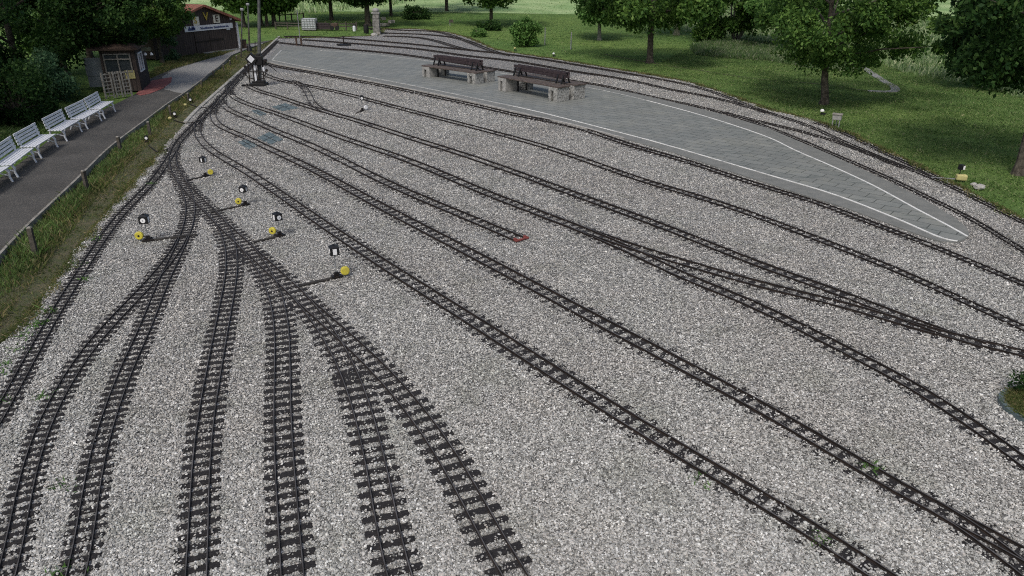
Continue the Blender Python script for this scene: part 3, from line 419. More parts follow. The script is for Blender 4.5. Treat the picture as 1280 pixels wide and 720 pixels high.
 'N': [[8.435,10.253,0.14],[8.297,10.692,0.142],[8.15,11.127,0.144],[8.0,11.562,0.147],[7.847,11.996,0.151],[7.685,12.426,0.154],[7.507,12.85,0.158],[7.317,13.268,0.161],[7.13,13.688,0.165],[6.951,14.112,0.17],[6.766,14.533,0.174],[6.557,14.942,0.178],[6.318,15.335,0.182],[6.059,15.715,0.186],[5.802,16.096,0.189],[5.558,16.486,0.192],[5.329,16.884,0.195],[5.107,17.287,0.197],[4.885,17.69,0.2],[4.655,18.088,0.203],[4.411,18.477,0.207],[4.154,18.858,0.21],[3.889,19.234,0.213],[3.626,19.611,0.215],[3.371,19.994,0.218],[3.131,20.386,0.22],[2.902,20.785,0.222],[2.681,21.188,0.225],[2.458,21.59,0.228],[2.225,21.986,0.231],[1.973,22.37,0.234],[1.692,22.734,0.237],[1.38,23.072,0.24],[1.044,23.385,0.243],[0.698,23.689,0.246],[0.359,23.999,0.248],[0.035,24.326,0.25],[-0.274,24.665,0.252],[-0.575,25.013,0.253],[-0.872,25.364,0.255],[-1.172,25.713,0.256],[-1.478,26.056,0.258],[-1.79,26.393,0.26],[-2.108,26.726,0.261],[-2.427,27.056,0.263],[-2.747,27.387,0.264],[-3.064,27.72,0.265],[-3.38,28.053,0.266],[-3.696,28.388,0.267],[-4.011,28.723,0.268],[-4.327,29.056,0.269],[-4.646,29.387,0.27],[-4.969,29.715,0.271],[-5.297,30.037,0.272],[-5.629,30.355,0.272],[-5.966,30.668,0.273],[-6.305,30.978,0.273],[-6.646,31.287,0.274],[-6.985,31.598,0.274],[-7.322,31.91,0.273],[-7.658,32.224,0.273],[-7.992,32.54,0.273],[-8.327,32.855,0.273],[-8.664,33.168,0.272],[-9.002,33.479,0.272],[-9.344,33.787,0.272],[-9.689,34.091,0.271],[-10.036,34.393,0.27],[-10.383,34.695,0.269],[-10.727,34.999,0.266],[-11.066,35.309,0.263],[-11.397,35.629,0.26],[-11.715,35.96,0.255],[-12.022,36.302,0.251],[-12.318,36.654,0.247],[-12.605,37.014,0.244],[-12.882,37.381,0.241]],
 'O': [[9.296,11.735,0.116],[9.277,12.193,0.116],[9.294,12.651,0.117],[9.323,13.108,0.118],[9.342,13.566,0.12],[9.34,14.024,0.121],[9.311,14.481,0.123],[9.27,14.937,0.125],[9.228,15.393,0.128],[9.19,15.85,0.13],[9.15,16.306,0.132],[9.104,16.762,0.134],[9.047,17.217,0.136],[8.98,17.67,0.138],[8.904,18.122,0.14],[8.823,18.573,0.142],[8.741,19.023,0.144],[8.66,19.474,0.146],[8.581,19.926,0.148],[8.503,20.377,0.15],[8.423,20.828,0.153],[8.339,21.279,0.155],[8.248,21.728,0.157],[8.146,22.174,0.159],[8.031,22.618,0.161],[7.906,23.058,0.164],[7.77,23.496,0.166],[7.625,23.931,0.169],[7.471,24.362,0.172],[7.305,24.789,0.176],[7.124,25.21,0.179],[6.924,25.622,0.183],[6.703,26.024,0.187],[6.462,26.413,0.191],[6.204,26.791,0.195],[5.935,27.162,0.198],[5.666,27.533,0.201],[5.405,27.909,0.203],[5.156,28.294,0.205],[4.922,28.688,0.207],[4.695,29.086,0.21],[4.471,29.486,0.212],[4.241,29.882,0.216],[3.998,30.27,0.219],[3.735,30.645,0.223],[3.449,31.003,0.226],[3.144,31.344,0.23],[2.825,31.674,0.234],[2.498,31.995,0.237],[2.168,32.312,0.24],[1.837,32.629,0.243],[1.508,32.948,0.246],[1.182,33.27,0.248],[0.86,33.596,0.251],[0.54,33.924,0.253],[0.224,34.256,0.255],[-0.09,34.589,0.258],[-0.402,34.924,0.26],[-0.714,35.26,0.262],[-1.024,35.597,0.264],[-1.335,35.934,0.266],[-1.646,36.27,0.268],[-1.957,36.606,0.27],[-2.269,36.942,0.272],[-2.582,37.277,0.274],[-2.895,37.611,0.276],[-3.209,37.945,0.278],[-3.524,38.278,0.279],[-3.84,38.61,0.281],[-4.158,38.94,0.283],[-4.478,39.267,0.285],[-4.802,39.591,0.287],[-5.13,39.911,0.289],[-5.463,40.225,0.291],[-5.803,40.532,0.293],[-6.151,40.83,0.295],[-6.507,41.119,0.297],[-6.872,41.396,0.3],[-7.245,41.661,0.302],[-7.627,41.914,0.304],[-8.016,42.157,0.305],[-8.41,42.391,0.307],[-8.807,42.618,0.308],[-9.207,42.843,0.309],[-9.606,43.067,0.309],[-10.005,43.294,0.31],[-10.401,43.523,0.309],[-10.795,43.758,0.309],[-11.185,43.997,0.308],[-11.573,44.242,0.307],[-11.957,44.491,0.306],[-12.339,44.744,0.305],[-12.718,45.002,0.304],[-13.095,45.262,0.302],[-13.469,45.526,0.301],[-13.842,45.793,0.3],[-14.212,46.062,0.299],[-14.582,46.333,0.298]],
 'O2': [[9.924,17.865,0.127],[9.881,18.174,0.128],[9.836,18.483,0.129],[9.789,18.791,0.13],[9.739,19.099,0.132],[9.687,19.407,0.133],[9.631,19.714,0.135],[9.57,20.02,0.137],[9.504,20.326,0.139],[9.43,20.629,0.142],[9.346,20.929,0.144],[9.252,21.227,0.147],[9.144,21.52,0.151],[9.024,21.808,0.154],[8.891,22.091,0.158],[8.748,22.368,0.161],[8.598,22.642,0.164],[8.444,22.913,0.166],[8.288,23.184,0.168],[8.134,23.455,0.17],[7.981,23.727,0.171],[7.831,24.001,0.172],[7.686,24.278,0.174],[7.544,24.556,0.174],[7.407,24.836,0.175],[7.273,25.118,0.176]],
 'P': [[8.775,25.056,0.158],[8.651,25.497,0.159],[8.518,25.936,0.161],[8.375,26.372,0.163],[8.222,26.804,0.166],[8.056,27.232,0.17],[7.874,27.652,0.174],[7.669,28.063,0.179],[7.436,28.458,0.183],[7.174,28.834,0.186],[6.897,29.2,0.19],[6.623,29.567,0.192],[6.368,29.948,0.195],[6.135,30.343,0.196],[5.919,30.747,0.198],[5.709,31.155,0.2],[5.497,31.562,0.203],[5.275,31.963,0.206],[5.036,32.354,0.21],[4.776,32.732,0.214],[4.495,33.094,0.218],[4.196,33.442,0.221],[3.885,33.779,0.225],[3.569,34.112,0.228],[3.254,34.445,0.231],[2.946,34.785,0.233],[2.647,35.132,0.235],[2.357,35.488,0.237],[2.076,35.85,0.24],[1.802,36.217,0.242],[1.531,36.587,0.244],[1.26,36.958,0.247],[0.986,37.325,0.249],[0.705,37.688,0.252],[0.414,38.042,0.256],[0.11,38.385,0.259],[-0.211,38.713,0.262],[-0.551,39.021,0.266],[-0.909,39.307,0.269],[-1.28,39.577,0.272],[-1.655,39.841,0.275],[-2.023,40.114,0.277],[-2.379,40.403,0.278],[-2.721,40.709,0.28],[-3.051,41.027,0.281],[-3.372,41.354,0.282],[-3.687,41.687,0.284],[-4.001,42.022,0.286],[-4.316,42.355,0.288],[-4.636,42.683,0.29],[-4.963,43.005,0.293],[-5.301,43.315,0.295],[-5.651,43.611,0.298],[-6.016,43.89,0.301],[-6.393,44.15,0.304],[-6.78,44.396,0.306],[-7.173,44.632,0.308],[-7.57,44.862,0.31],[-7.967,45.091,0.312],[-8.365,45.32,0.313],[-8.761,45.55,0.314],[-9.157,45.782,0.315],[-9.552,46.014,0.316],[-9.948,46.246,0.317],[-10.344,46.477,0.317],[-10.742,46.705,0.318],[-11.142,46.93,0.319],[-11.544,47.15,0.32],[-11.95,47.364,0.32],[-12.358,47.573,0.321],[-12.769,47.776,0.321],[-13.184,47.972,0.322],[-13.601,48.162,0.322]],
 'Q': [[10.274,13.204,0.107],[10.279,13.661,0.108],[10.275,14.118,0.109],[10.267,14.576,0.111],[10.261,15.033,0.112],[10.256,15.49,0.114],[10.248,15.948,0.116],[10.228,16.405,0.118],[10.188,16.86,0.12],[10.125,17.313,0.122],[10.048,17.764,0.125],[9.969,18.214,0.127],[9.894,18.665,0.129],[9.826,19.117,0.13],[9.763,19.571,0.132],[9.706,20.024,0.134],[9.654,20.479,0.135],[9.608,20.934,0.137],[9.569,21.389,0.139],[9.532,21.845,0.14],[9.493,22.301,0.142],[9.443,22.755,0.144],[9.373,23.207,0.146],[9.278,23.654,0.148],[9.158,24.095,0.15],[9.024,24.533,0.152],[8.89,24.97,0.154],[8.768,25.411,0.156],[8.66,25.855,0.158],[8.565,26.303,0.16],[8.479,26.752,0.162],[8.399,27.202,0.164],[8.321,27.652,0.166],[8.243,28.103,0.168],[8.16,28.553,0.169],[8.069,29.001,0.171],[7.967,29.447,0.172],[7.85,29.889,0.174],[7.714,30.325,0.176],[7.555,30.754,0.179],[7.371,31.173,0.182],[7.162,31.58,0.185],[6.931,31.974,0.189],[6.683,32.359,0.192],[6.428,32.738,0.196],[6.17,33.116,0.199],[5.912,33.493,0.202],[5.653,33.87,0.205],[5.391,34.245,0.208],[5.127,34.619,0.211],[4.859,34.989,0.213],[4.589,35.358,0.216],[4.316,35.725,0.219],[4.041,36.091,0.222],[3.765,36.455,0.225],[3.488,36.819,0.227],[3.21,37.183,0.23],[2.933,37.546,0.233],[2.654,37.909,0.235],[2.375,38.271,0.238],[2.095,38.632,0.241],[1.812,38.992,0.244],[1.527,39.349,0.246],[1.237,39.703,0.249],[0.942,40.052,0.252],[0.64,40.396,0.255],[0.331,40.733,0.258],[0.013,41.062,0.262],[-0.313,41.382,0.265],[-0.65,41.692,0.268],[-0.995,41.992,0.271],[-1.348,42.283,0.274],[-1.707,42.566,0.277],[-2.069,42.845,0.28],[-2.433,43.123,0.282],[-2.795,43.401,0.285],[-3.156,43.683,0.287],[-3.513,43.968,0.289],[-3.867,44.258,0.291],[-4.219,44.55,0.293],[-4.57,44.843,0.295],[-4.922,45.136,0.297],[-5.275,45.426,0.299],[-5.632,45.712,0.301],[-5.993,45.992,0.304],[-6.359,46.266,0.306],[-6.731,46.533,0.308],[-7.107,46.793,0.31],[-7.487,47.048,0.312],[-7.869,47.299,0.313],[-8.253,47.547,0.315],[-8.637,47.795,0.316],[-9.022,48.043,0.318],[-9.406,48.291,0.319],[-9.791,48.537,0.32],[-10.178,48.781,0.321],[-10.568,49.021,0.323],[-10.962,49.253,0.324],[-11.361,49.475,0.326],[-11.769,49.683,0.327],[-12.185,49.872,0.328],[-12.612,50.036,0.328],[-13.049,50.17,0.327],[-13.496,50.265,0.323],[-13.951,50.313,0.317],[-14.408,50.307,0.312],[-14.859,50.24,0.306],[-15.298,50.11,0.3]],
 'Q2': [[10.315,16.717,0.117],[10.312,17.044,0.118],[10.305,17.371,0.119],[10.293,17.697,0.12],[10.277,18.024,0.121],[10.258,18.35,0.122],[10.237,18.677,0.123],[10.217,19.003,0.124],[10.199,19.33,0.125],[10.184,19.657,0.126],[10.173,19.983,0.128],[10.165,20.31,0.129],[10.159,20.637,0.13],[10.152,20.964,0.131],[10.143,21.291,0.132],[10.129,21.618,0.132],[10.108,21.944,0.133],[10.077,22.27,0.135],[10.036,22.594,0.136],[9.978,22.916,0.138],[9.903,23.234,0.139],[9.805,23.546,0.14]],
 'R': [[-0.133,40.831,0.26],[-0.324,41.068,0.259],[-0.493,41.321,0.259],[-0.642,41.586,0.259],[-0.779,41.858,0.259],[-0.907,42.134,0.258],[-1.028,42.414,0.258],[-1.141,42.696,0.258],[-1.252,42.981,0.258],[-1.355,43.266,0.259],[-1.459,43.553,0.259],[-1.558,43.84,0.259],[-1.657,44.129,0.259],[-1.753,44.417,0.259],[-1.851,44.707,0.26],[-1.945,44.995,0.26],[-2.041,45.285,0.26],[-2.135,45.573,0.261],[-2.23,45.863,0.261],[-2.326,46.152,0.261],[-2.421,46.441,0.262],[-2.517,46.732,0.262],[-2.614,47.019,0.262],[-2.711,47.309,0.263],[-2.808,47.596,0.263],[-2.906,47.885,0.264],[-3.004,48.174,0.264],[-3.101,48.461,0.264],[-3.201,48.752,0.265],[-3.298,49.038,0.265],[-3.397,49.326,0.265],[-3.495,49.615,0.266],[-3.593,49.902,0.266],[-3.693,50.192,0.266],[-3.791,50.479,0.267],[-3.89,50.767,0.267],[-3.989,51.057,0.267],[-4.089,51.342,0.268],[-4.19,51.63,0.268],[-4.292,51.918,0.269],[-4.396,52.202,0.27],[-4.501,52.49,0.271],[-4.611,52.773,0.272],[-4.724,53.056,0.274],[-4.839,53.339,0.276],[-4.964,53.616,0.279],[-5.09,53.895,0.282],[-5.233,54.162,0.286],[-5.38,54.43,0.292],[-5.551,54.682,0.298],[-5.74,54.92,0.303],[-5.955,55.134,0.307],[-6.208,55.302,0.31],[-6.495,55.402,0.313],[-6.796,55.444,0.316],[-7.1,55.459,0.318],[-7.403,55.485,0.32],[-7.701,55.55,0.322],[-7.987,55.652,0.325],[-8.261,55.784,0.328],[-8.524,55.937,0.33],[-8.781,56.101,0.331],[-9.034,56.27,0.333],[-9.289,56.437,0.334],[-9.548,56.597,0.335],[-9.816,56.741,0.333],[-10.097,56.858,0.328],[-10.391,56.935,0.32],[-10.694,56.956,0.312],[-10.994,56.911,0.303],[-11.277,56.8,0.294]],
 'R2': [[-2.088,45.494,0.259],[-2.171,45.792,0.259],[-2.255,46.095,0.259],[-2.341,46.398,0.26],[-2.431,46.696,0.261],[-2.523,46.997,0.262],[-2.619,47.294,0.262],[-2.718,47.591,0.263],[-2.82,47.889,0.265],[-2.928,48.181,0.266],[-3.037,48.477,0.267],[-3.156,48.765,0.269],[-3.277,49.056,0.271],[-3.408,49.339,0.273],[-3.542,49.624,0.275],[-3.689,49.899,0.278],[-3.842,50.173,0.28],[-4.006,50.44,0.284],[-4.182,50.699,0.287],[-4.368,50.951,0.29],[-4.565,51.195,0.294],[-4.774,51.427,0.297],[-4.995,51.649,0.301],[-5.226,51.861,0.304],[-5.467,52.061,0.307],[-5.717,52.249,0.31],[-5.978,52.422,0.313],[-6.25,52.579,0.315],[-6.532,52.715,0.316],[-6.823,52.828,0.317],[-7.124,52.915,0.318],[-7.43,52.982,0.318],[-7.739,53.035,0.32],[-8.049,53.083,0.321],[-8.357,53.137,0.323],[-8.662,53.206,0.325],[-8.963,53.293,0.327],[-9.258,53.4,0.329],[-9.545,53.525,0.331],[-9.824,53.667,0.332]],
 'R3': [[-1.965,42.759,0.279],[-2.215,42.938,0.278],[-2.433,43.155,0.277],[-2.628,43.394,0.276],[-2.805,43.647,0.274],[-2.967,43.91,0.273],[-3.118,44.178,0.272],[-3.263,44.45,0.271],[-3.402,44.726,0.27],[-3.535,45.004,0.27],[-3.667,45.284,0.27],[-3.793,45.564,0.269],[-3.92,45.846,0.269],[-4.045,46.127,0.27],[-4.17,46.411,0.27],[-4.294,46.692,0.27],[-4.419,46.975,0.271],[-4.545,47.255,0.272],[-4.673,47.538,0.273],[-4.804,47.816,0.274],[-4.938,48.095,0.276],[-5.077,48.37,0.277],[-5.22,48.644,0.28],[-5.37,48.913,0.283],[-5.528,49.178,0.286],[-5.693,49.44,0.29],[-5.875,49.688,0.294],[-6.07,49.927,0.299],[-6.281,50.152,0.304],[-6.512,50.356,0.308],[-6.764,50.534,0.312],[-7.035,50.681,0.315],[-7.32,50.799,0.317],[-7.614,50.892,0.317],[-7.913,50.965,0.318],[-8.217,51.022,0.317],[-8.522,51.066,0.317],[-8.829,51.099,0.317]],
}

NAMES = {
 'T1': ('leftmost track of the yard, beside the grass verge, on exposed black sleepers', 1),
 'T2': ('second track from the left, leaving the third track beside the long black rod', 1),
 'T3': ('third track from the left, crossed by the long black rod of a lantern', 1),
 'T4': ('fourth track from the left, black sleepered, bending into the ladder of switches', 1),
 'T5': ('fifth track from the left, running nearly straight down, just left of the fork', 1),
 'T6': ('left branch of the fork of tracks at the bottom centre', 1),
 'T7': ('long lead track from the bottom fork up along the pale kerb', 1),
 'H': ('track passing just right of the near lanterns, down to the bottom edge right of centre', 0),
 'I': ('long track passing the teal plates and running down to the lower right corner', 0),
 'I2': ('short diverging branch track in the lower right corner of the yard', 0),
 'J': ('short dead-end track stopping at the red marked rail ends in mid yard', 0),
 'K': ('track crossing the middle of the yard and leaving the frame above the lower right corner', 0),
 'K2': ('slender connecting track curving from mid yard to the junction at the right edge', 0),
 'L': ('track running from the signal mast to the junction at the right edge of the yard', 0),
 'LM': ('short S-curved connecting track near the lantern with the white weight', 0),
 'M': ('second track in front of the platform, passing the lantern with the white weight', 0),
 'N': ('track hugging the front edge of the paved platform', 0),
 'O': ('track hugging the rear edge of the paved platform behind the benches', 2),
 'O2': ('short branch track leaving the rear platform track towards the grass', 2),
 'P': ('second track behind the platform, joining the outermost track on the right', 2),
 'Q': ('outermost track along the mown grass behind the platform', 2),
 'Q2': ('short siding on the outer edge beside the grey box on legs', 2),
 'R': ('curved track furthest back beside the grass, rounding the far end of the ballast', 2),
 'R2': ('far back siding beginning by the stone gate pillar', 2),
 'R3': ('middle one of the far back sidings on the ballast beyond the platform', 2)}
class Curve:
    def __init__(s, pts):
        a = np.array(pts); s.xy = a[:, :2]; s.g = a[:, 2]; s.s = np.r_[0, np.cumsum(np.hypot(*np.diff(s.xy, axis=0).T))]; s.L = s.s[-1]
        s.t = np.gradient(s.xy, axis=0); s.t /= np.linalg.norm(s.t, axis=1)[:, None]
    def ev(s, q):
        x = np.interp(q, s.s, s.xy[:,0]); y = np.interp(q, s.s, s.xy[:,1]); tx = np.interp(q, s.s, s.t[:,0]); ty = np.interp(q, s.s, s.t[:,1]); l = np.hypot(tx, ty)
        return x, y, tx/l, ty/l, np.interp(q, s.s, s.g)
CV = {k: Curve(v) for k, v in TRK.items()}
# pairs main -> branch: near the switch the main line's sleepers reach under both
BR = {'T2': 'T3', 'T3': 'T7', 'T4': 'T7', 'T5': 'T7', 'T6': 'T7', 'T1': 'T7', 'H': 'T7', 'I': 'T7', 'I2': 'I', 'J': 'T7', 'K': 'T7', 'K2': 'K', 'LM': 'L', 'O2': 'O', 'P': 'Q', 'Q2': 'Q', 'R2': 'R', 'R3': 'Q', 'R': 'Q', 'L': 'K2'}
slp = {k: [] for k in CV}     # (x, y, tx, ty, left, right, scale)
def lateral(c, x, y):
    d = (c.xy[:,0]-x)**2 + (c.xy[:,1]-y)**2; i = int(np.argmin(d)); 
    end = i in (0, len(d)-1)
    return math.sqrt(d[i]), i, end
for k, c in CV.items():
    n = int(c.L/.135); st = {2: .15}.get(NAMES[k][1], .135); n = int(c.L/st)
    q = .05
    while q < c.L-.03:
        st = .163*float(c.ev(q)[4])/.184; q += st; q_ = q + random.uniform(-.006, .006)
        if q_ > c.L-.02: break
        x, y, tx, ty, gg = c.ev(q_); sc_ = gg/.184; hl = .205*sc_*random.uniform(.96, 1.05); l = r = hl
        mn = BR.get(k)
        if mn:
            d, j, end = lateral(CV[mn], x, y)
            if d < .36*sc_ and not end: continue
        for b, mm in BR.items():
            if mm != k: continue
            d, j, end = lateral(CV[b], x, y)
            if d < .36*sc_ and d > .01:
                p = CV[b].xy[j]; off = (p[0]-x)*(-ty) + (p[1]-y)*tx
                if off > 0: l = max(l, off+hl)
                else: r = max(r, -off+hl)
        if k in ('H','I','J','K','K2','L','LM','M') and y > 15.5 and random.random() < min(.72, (y-15.5)*.16): continue
        slp[k].append((float(x), float(y), float(tx), float(ty), float(l), float(r), float(sc_)))
# one unit sleeper with chamfered, slightly worn ends, shared by all copies
def sleeper_mesh():
    b = MB(); v = []; xs = [-.5,-.47,0,.47,.5]
    for x in xs:
        e = .8 if abs(x) == .5 else 1; hw = .5*e
        v += [(x,-hw,-1),(x,-hw,.8*e),(x,-hw*.86,1*e),(x,hw*.86,1*e),(x,hw,.8*e),(x,hw,-1)]
    f = []
    for i in range(len(xs)-1):
        for j in range(6): f.append((i*6+j, i*6+(j+1)%6, (i+1)*6+(j+1)%6, (i+1)*6+j))
    f += [(0,1,2,3,4,5), (29,28,27,26,25,24)]
    b.add(v, f); return b
proto_sl = sleeper_mesh().build('sleeper', M['sleeper']); sl_me = proto_sl.data; bpy.data.objects.remove(proto_sl)
RZ = {0: .004, 1: .014, 2: .004}     # height of the sleepers' tops above the ballast
def rail_mesh(c, side, zt, thin=1.0):
    """flat-bottomed rail: foot, web, head"""
    n = max(8, int(c.L/.25)); q = np.linspace(0, c.L, n); x, y, tx, ty, gg = c.ev(q); off = side*gg/2
    b = MB(); sc1 = np.clip(gg/.184, .8, 1.35)*.85
    prof = [(-.014,0),(-.014,.003),(-.004,.006),(-.004,.021),(-.0075,.024),(-.0075,.032),(.0075,.032),(.0075,.024),(.004,.021),(.004,.006),(.014,.003),(.014,0)]
    rings = []
    for i in range(n):
        nx_, ny_ = -ty[i], tx[i]; cx_, cy_ = x[i]+nx_*off[i], y[i]+ny_*off[i]; s_ = sc1[i]
        rings.append([(cx_+nx_*a*s_*thin, cy_+ny_*a*s_*thin, zt+h_*s_*thin) for a, h_ in prof])
    m_ = len(prof); v = [p for r in rings for p in r]; f = []; mi = []
    for i in range(n-1):
        for j in range(m_):
            f.append((i*m_+j, i*m_+(j+1)%m_, (i+1)*m_+(j+1)%m_, (i+1)*m_+j)); mi.append(1 if j == 5 else 0)
    f += [tuple(range(m_)), tuple((n-1)*m_+j for j in range(m_))[::-1]]; mi += [0, 0]
    b.v = v; b.f = f; b.mi = mi; return b
camxy = np.array((0., 0.))
zoff = {}
for idx, (k, c) in enumerate(CV.items()):
    lab, typ = NAMES[k]; top = RZ[typ]; dz = .0006*(idx % 5)
    mid = c.ev(c.L/2); t = empty('railway_track', (float(mid[0]), float(mid[1]), 0), 0, lab, 'railway track', 'tracks of the miniature railway yard')
    inv = Matrix.Translation((-float(mid[0]), -float(mid[1]), 0))
    for sd_ in (-1, 1):
        r = rail_mesh(c, sd_, top+dz, .78 if typ == 1 else 1.0); r.v = [(p[0]-float(mid[0]), p[1]-float(mid[1]), p[2]) for p in r.v]
        r.build('rail', [M['rail'], M['rail_head']], t, fixn=False)
    if typ == 1 or len(slp[k]) and typ == 0:
        order = sorted(slp[k], key=lambda s: s[0]**2+s[1]**2)
    else: order = slp[k]
    near, rest = (order[:100], order[100:]) if typ != 2 else ([], order)
    for (x, y, tx, ty, l, r, s_) in near:
        o = bpy.data.objects.new('sleeper', sl_me); C.objects.link(o); o.parent = t
        o.location = (x-float(mid[0])-ty*(l-r)/2, y-float(mid[1])+tx*(l-r)/2, top-.03+dz+random.uniform(-.003,.001)); o.rotation_euler = (0, 0, math.atan2(tx, -ty)+random.uniform(-.025,.025))
        o.scale = (l+r, .080*(1.22 if typ == 0 else 1)*s_*random.uniform(.9,1.08), .03)
    if rest:
        b = MB()
        for (x, y, tx, ty, l, r, s_) in rest:
            b.box((x-float(mid[0])-ty*(l-r)/2, y-float(mid[1])+tx*(l-r)/2, top-.03+dz), (l+r, .062*s_, .06), math.atan2(tx, -ty))
        tag(b.build('sleepers', M['sleeper'], t, fixn=False), kind='stuff')
# masks of sleepers and rails on a 1 cm grid, so that stones do not bury them
GX0, GY0, GS = -16., 3.5, .012; GW, GH = int(27/GS), int(40/GS); occ = np.zeros((GH, GW), np.uint8)
def mark(x, y, v):
    i = ((y-GY0)/GS).astype(int); j = ((x-GX0)/GS).astype(int); ok = (i >= 0)&(i < GH)&(j >= 0)&(j < GW); occ[i[ok], j[ok]] = np.maximum(occ[i[ok], j[ok]], v)
for k, c in CV.items():
    q = np.arange(0, c.L, .01); x, y, tx, ty, gg = c.ev(q)
    for sd_ in (-1, 1):
        for o_ in (-.024,-.014,-.004,.006,.016,.024): mark(x-ty*(sd_*gg/2+o_), y+tx*(sd_*gg/2+o_), 3)
    v = 2 if NAMES[k][1] == 1 else 1
    for (x, y, tx, ty, l, r, s_) in slp[k]:
        a = np.linspace(-r, l, 46); wd = np.linspace(-.036, .036, 8)*s_; A, W_ = np.meshgrid(a, wd)
        if v == 1:
            a2 = a[np.abs(a) < .115*s_]; A2, W2 = np.meshgrid(a2, wd*1.4); mark((x-ty*A2+tx*W2).ravel(), (y+tx*A2+ty*W2).ravel(), 2)
            mark((x-ty*A+tx*W_*1.2).ravel(), (y+tx*A+ty*W_*1.2).ravel(), 1)
        else: mark((x-ty*A+tx*W_*1.1).ravel(), (y+tx*A+ty*W_*1.1).ravel(), v)

# dirt and brake dust lying along the tracks
stain = np.zeros((GH, GW), np.uint8)
for k, c in CV.items():
    q = np.arange(0, c.L, .011); x, y, tx, ty, gg = c.ev(q); amt = .15+.13*np.sin(q*1.3+len(k))*np.sin(q*.47+c.L)
    for o_ in np.arange(-.30, .301, .011):
        s_ = gg/.184; val = (255*amt*np.exp(-(abs(o_)/(.15))**2.5)).astype(np.uint8); X_, Y_ = x-ty*o_*s_, y+tx*o_*s_
        i = ((Y_-GY0)/GS).astype(int); j = ((X_-GX0)/GS).astype(int); ok = (i >= 0)&(i < GH)&(j >= 0)&(j < GW); stain[i[ok], j[ok]] = np.maximum(stain[i[ok], j[ok]], val[ok])

# ------------------------------------------------------------------ ballast stones
def make_stone(seed):
    r = random.Random(seed); bm = bmesh.new(); bmesh.ops.create_icosphere(bm, subdivisions=1, radius=.5)
    sx_, sy_, sz_ = r.uniform(.85,1.25), r.uniform(.6,.9), r.uniform(.4,.65)
    for v in bm.verts:
        k = r.uniform(.75, 1.2); v.co = Vector((v.co.x*sx_*k, v.co.y*sy_*k, v.co.z*sz_*k))
    me = bpy.data.meshes.new('stone_shape'); bm.to_mesh(me); bm.free(); me.materials.append(M['stone']); return bpy.data.objects.new('stone_shape', me)
coll = bpy.data.collections.new('stone_shapes')
for i in range(7): coll.objects.link(make_stone(i))
def scatter_points(n, poly, ylim, z=(0,.01), dens=None):
    a = np.array([(p[0], p[1]) for p in poly]); x0, x1 = max(a[:,0].min(), -18), min(a[:,0].max(), 14); y0, y1 = max(ylim[0], a[:,1].min()), min(ylim[1], a[:,1].max())
    x = rng.uniform(x0, x1, n); y = rng.uniform(y0, y1, n); return x, y
NS = 1500000
y = 3.6 + 30*rng.random(NS)**2.1; x = rng.uniform(-1, 1, NS)*(y*.72+2.2)
# thinning so that density falls with distance
ok = inpoly(x, y, BALd) & ~inpoly(x, y, PLAT) & ~inpoly(x, y, bed)
x, y = x[ok], y[ok]
i = ((y-GY0)/GS).astype(int); j = ((x-GX0)/GS).astype(int); inside = (i >= 0)&(i < GH)&(j >= 0)&(j < GW); oc = np.zeros(len(x), np.uint8); oc[inside] = occ[i[inside], j[inside]]
u = rng.random(len(x)); patch = .5+.5*np.sin(x*1.7+np.sin(y*.9)*2)*np.sin(y*1.3+x*.4)
keep = (oc == 0) | ((oc == 1) & (u < .14+.30*patch)) | ((oc == 2) & (u < .03+.04*patch))
x, y, oc = x[keep], y[keep], oc[keep]
sz = rng.lognormal(0, .26, len(x))*.0225*(1+np.clip(y-12, 0, 30)*.02)
sz = np.minimum(sz, .05)
z = rng.uniform(-.007, .014, len(x)) + (oc == 1)*.008 + (oc == 2)*.018
sval = np.zeros(len(x)); i = ((y-GY0)/GS).astype(int); j = ((x-GX0)/GS).astype(int); ins = (i >= 0)&(i < GH)&(j >= 0)&(j < GW)
sval[ins] = stain[i[ins], j[ins]]/255.; sval = np.clip(sval*(.45+.75*rng.random(len(x))) + .05*rng.random(len(x)), 0, .85)
pts = np.stack([x, y, z], -1).astype(np.float32)
me = bpy.data.meshes.new('ballast_stones'); me.vertices.add(len(pts)); me.vertices.foreach_set('co', pts.ravel())
at_ = me.attributes.new('size', 'FLOAT', 'POINT'); at_.data.foreach_set('value', sz.astype(np.float32))
rt_ = me.attributes.new('rot', 'FLOAT_VECTOR', 'POINT'); rt_.data.foreach_set('vector', (rng.uniform(-1, 1, (len(x), 3))*np.array([.55,.55,3.14])).astype(np.float32).ravel())
st_ = me.attributes.new('stain', 'FLOAT', 'POINT'); st_.data.foreach_set('value', sval.astype(np.float32))
so = bpy.data.objects.new('ballast_stones', me); C.objects.link(so); tag(so, kind='stuff'); me.materials.append(M['stone'])
ng = bpy.data.node_groups.new('scatter', 'GeometryNodeTree')
ng.interface.new_socket('Geometry', in_out='INPUT', socket_type='NodeSocketGeometry'); ng.interface.new_socket('Geometry', in_out='OUTPUT', socket_type='NodeSocketGeometry')
gi = ng.nodes.new('NodeGroupInput'); go = ng.nodes.new('NodeGroupOutput'); io = ng.nodes.new('GeometryNodeInstanceOnPoints')
ci = ng.nodes.new('GeometryNodeCollectionInfo'); ci.inputs['Collection'].default_value = coll; ci.inputs['Separate Children'].default_value = True; ci.inputs['Reset Children'].default_value = True
a1 = ng.nodes.new('GeometryNodeInputNamedAttribute'); a1.data_type = 'FLOAT'; a1.inputs['Name'].default_value = 'size'
a2 = ng.nodes.new('GeometryNodeInputNamedAttribute'); a2.data_type = 'FLOAT_VECTOR'; a2.inputs['Name'].default_value = 'rot'
L_ = ng.links.new; L_(gi.outputs[0], io.inputs['Points']); L_(ci.outputs[0], io.inputs['Instance']); io.inputs['Pick Instance'].default_value = True
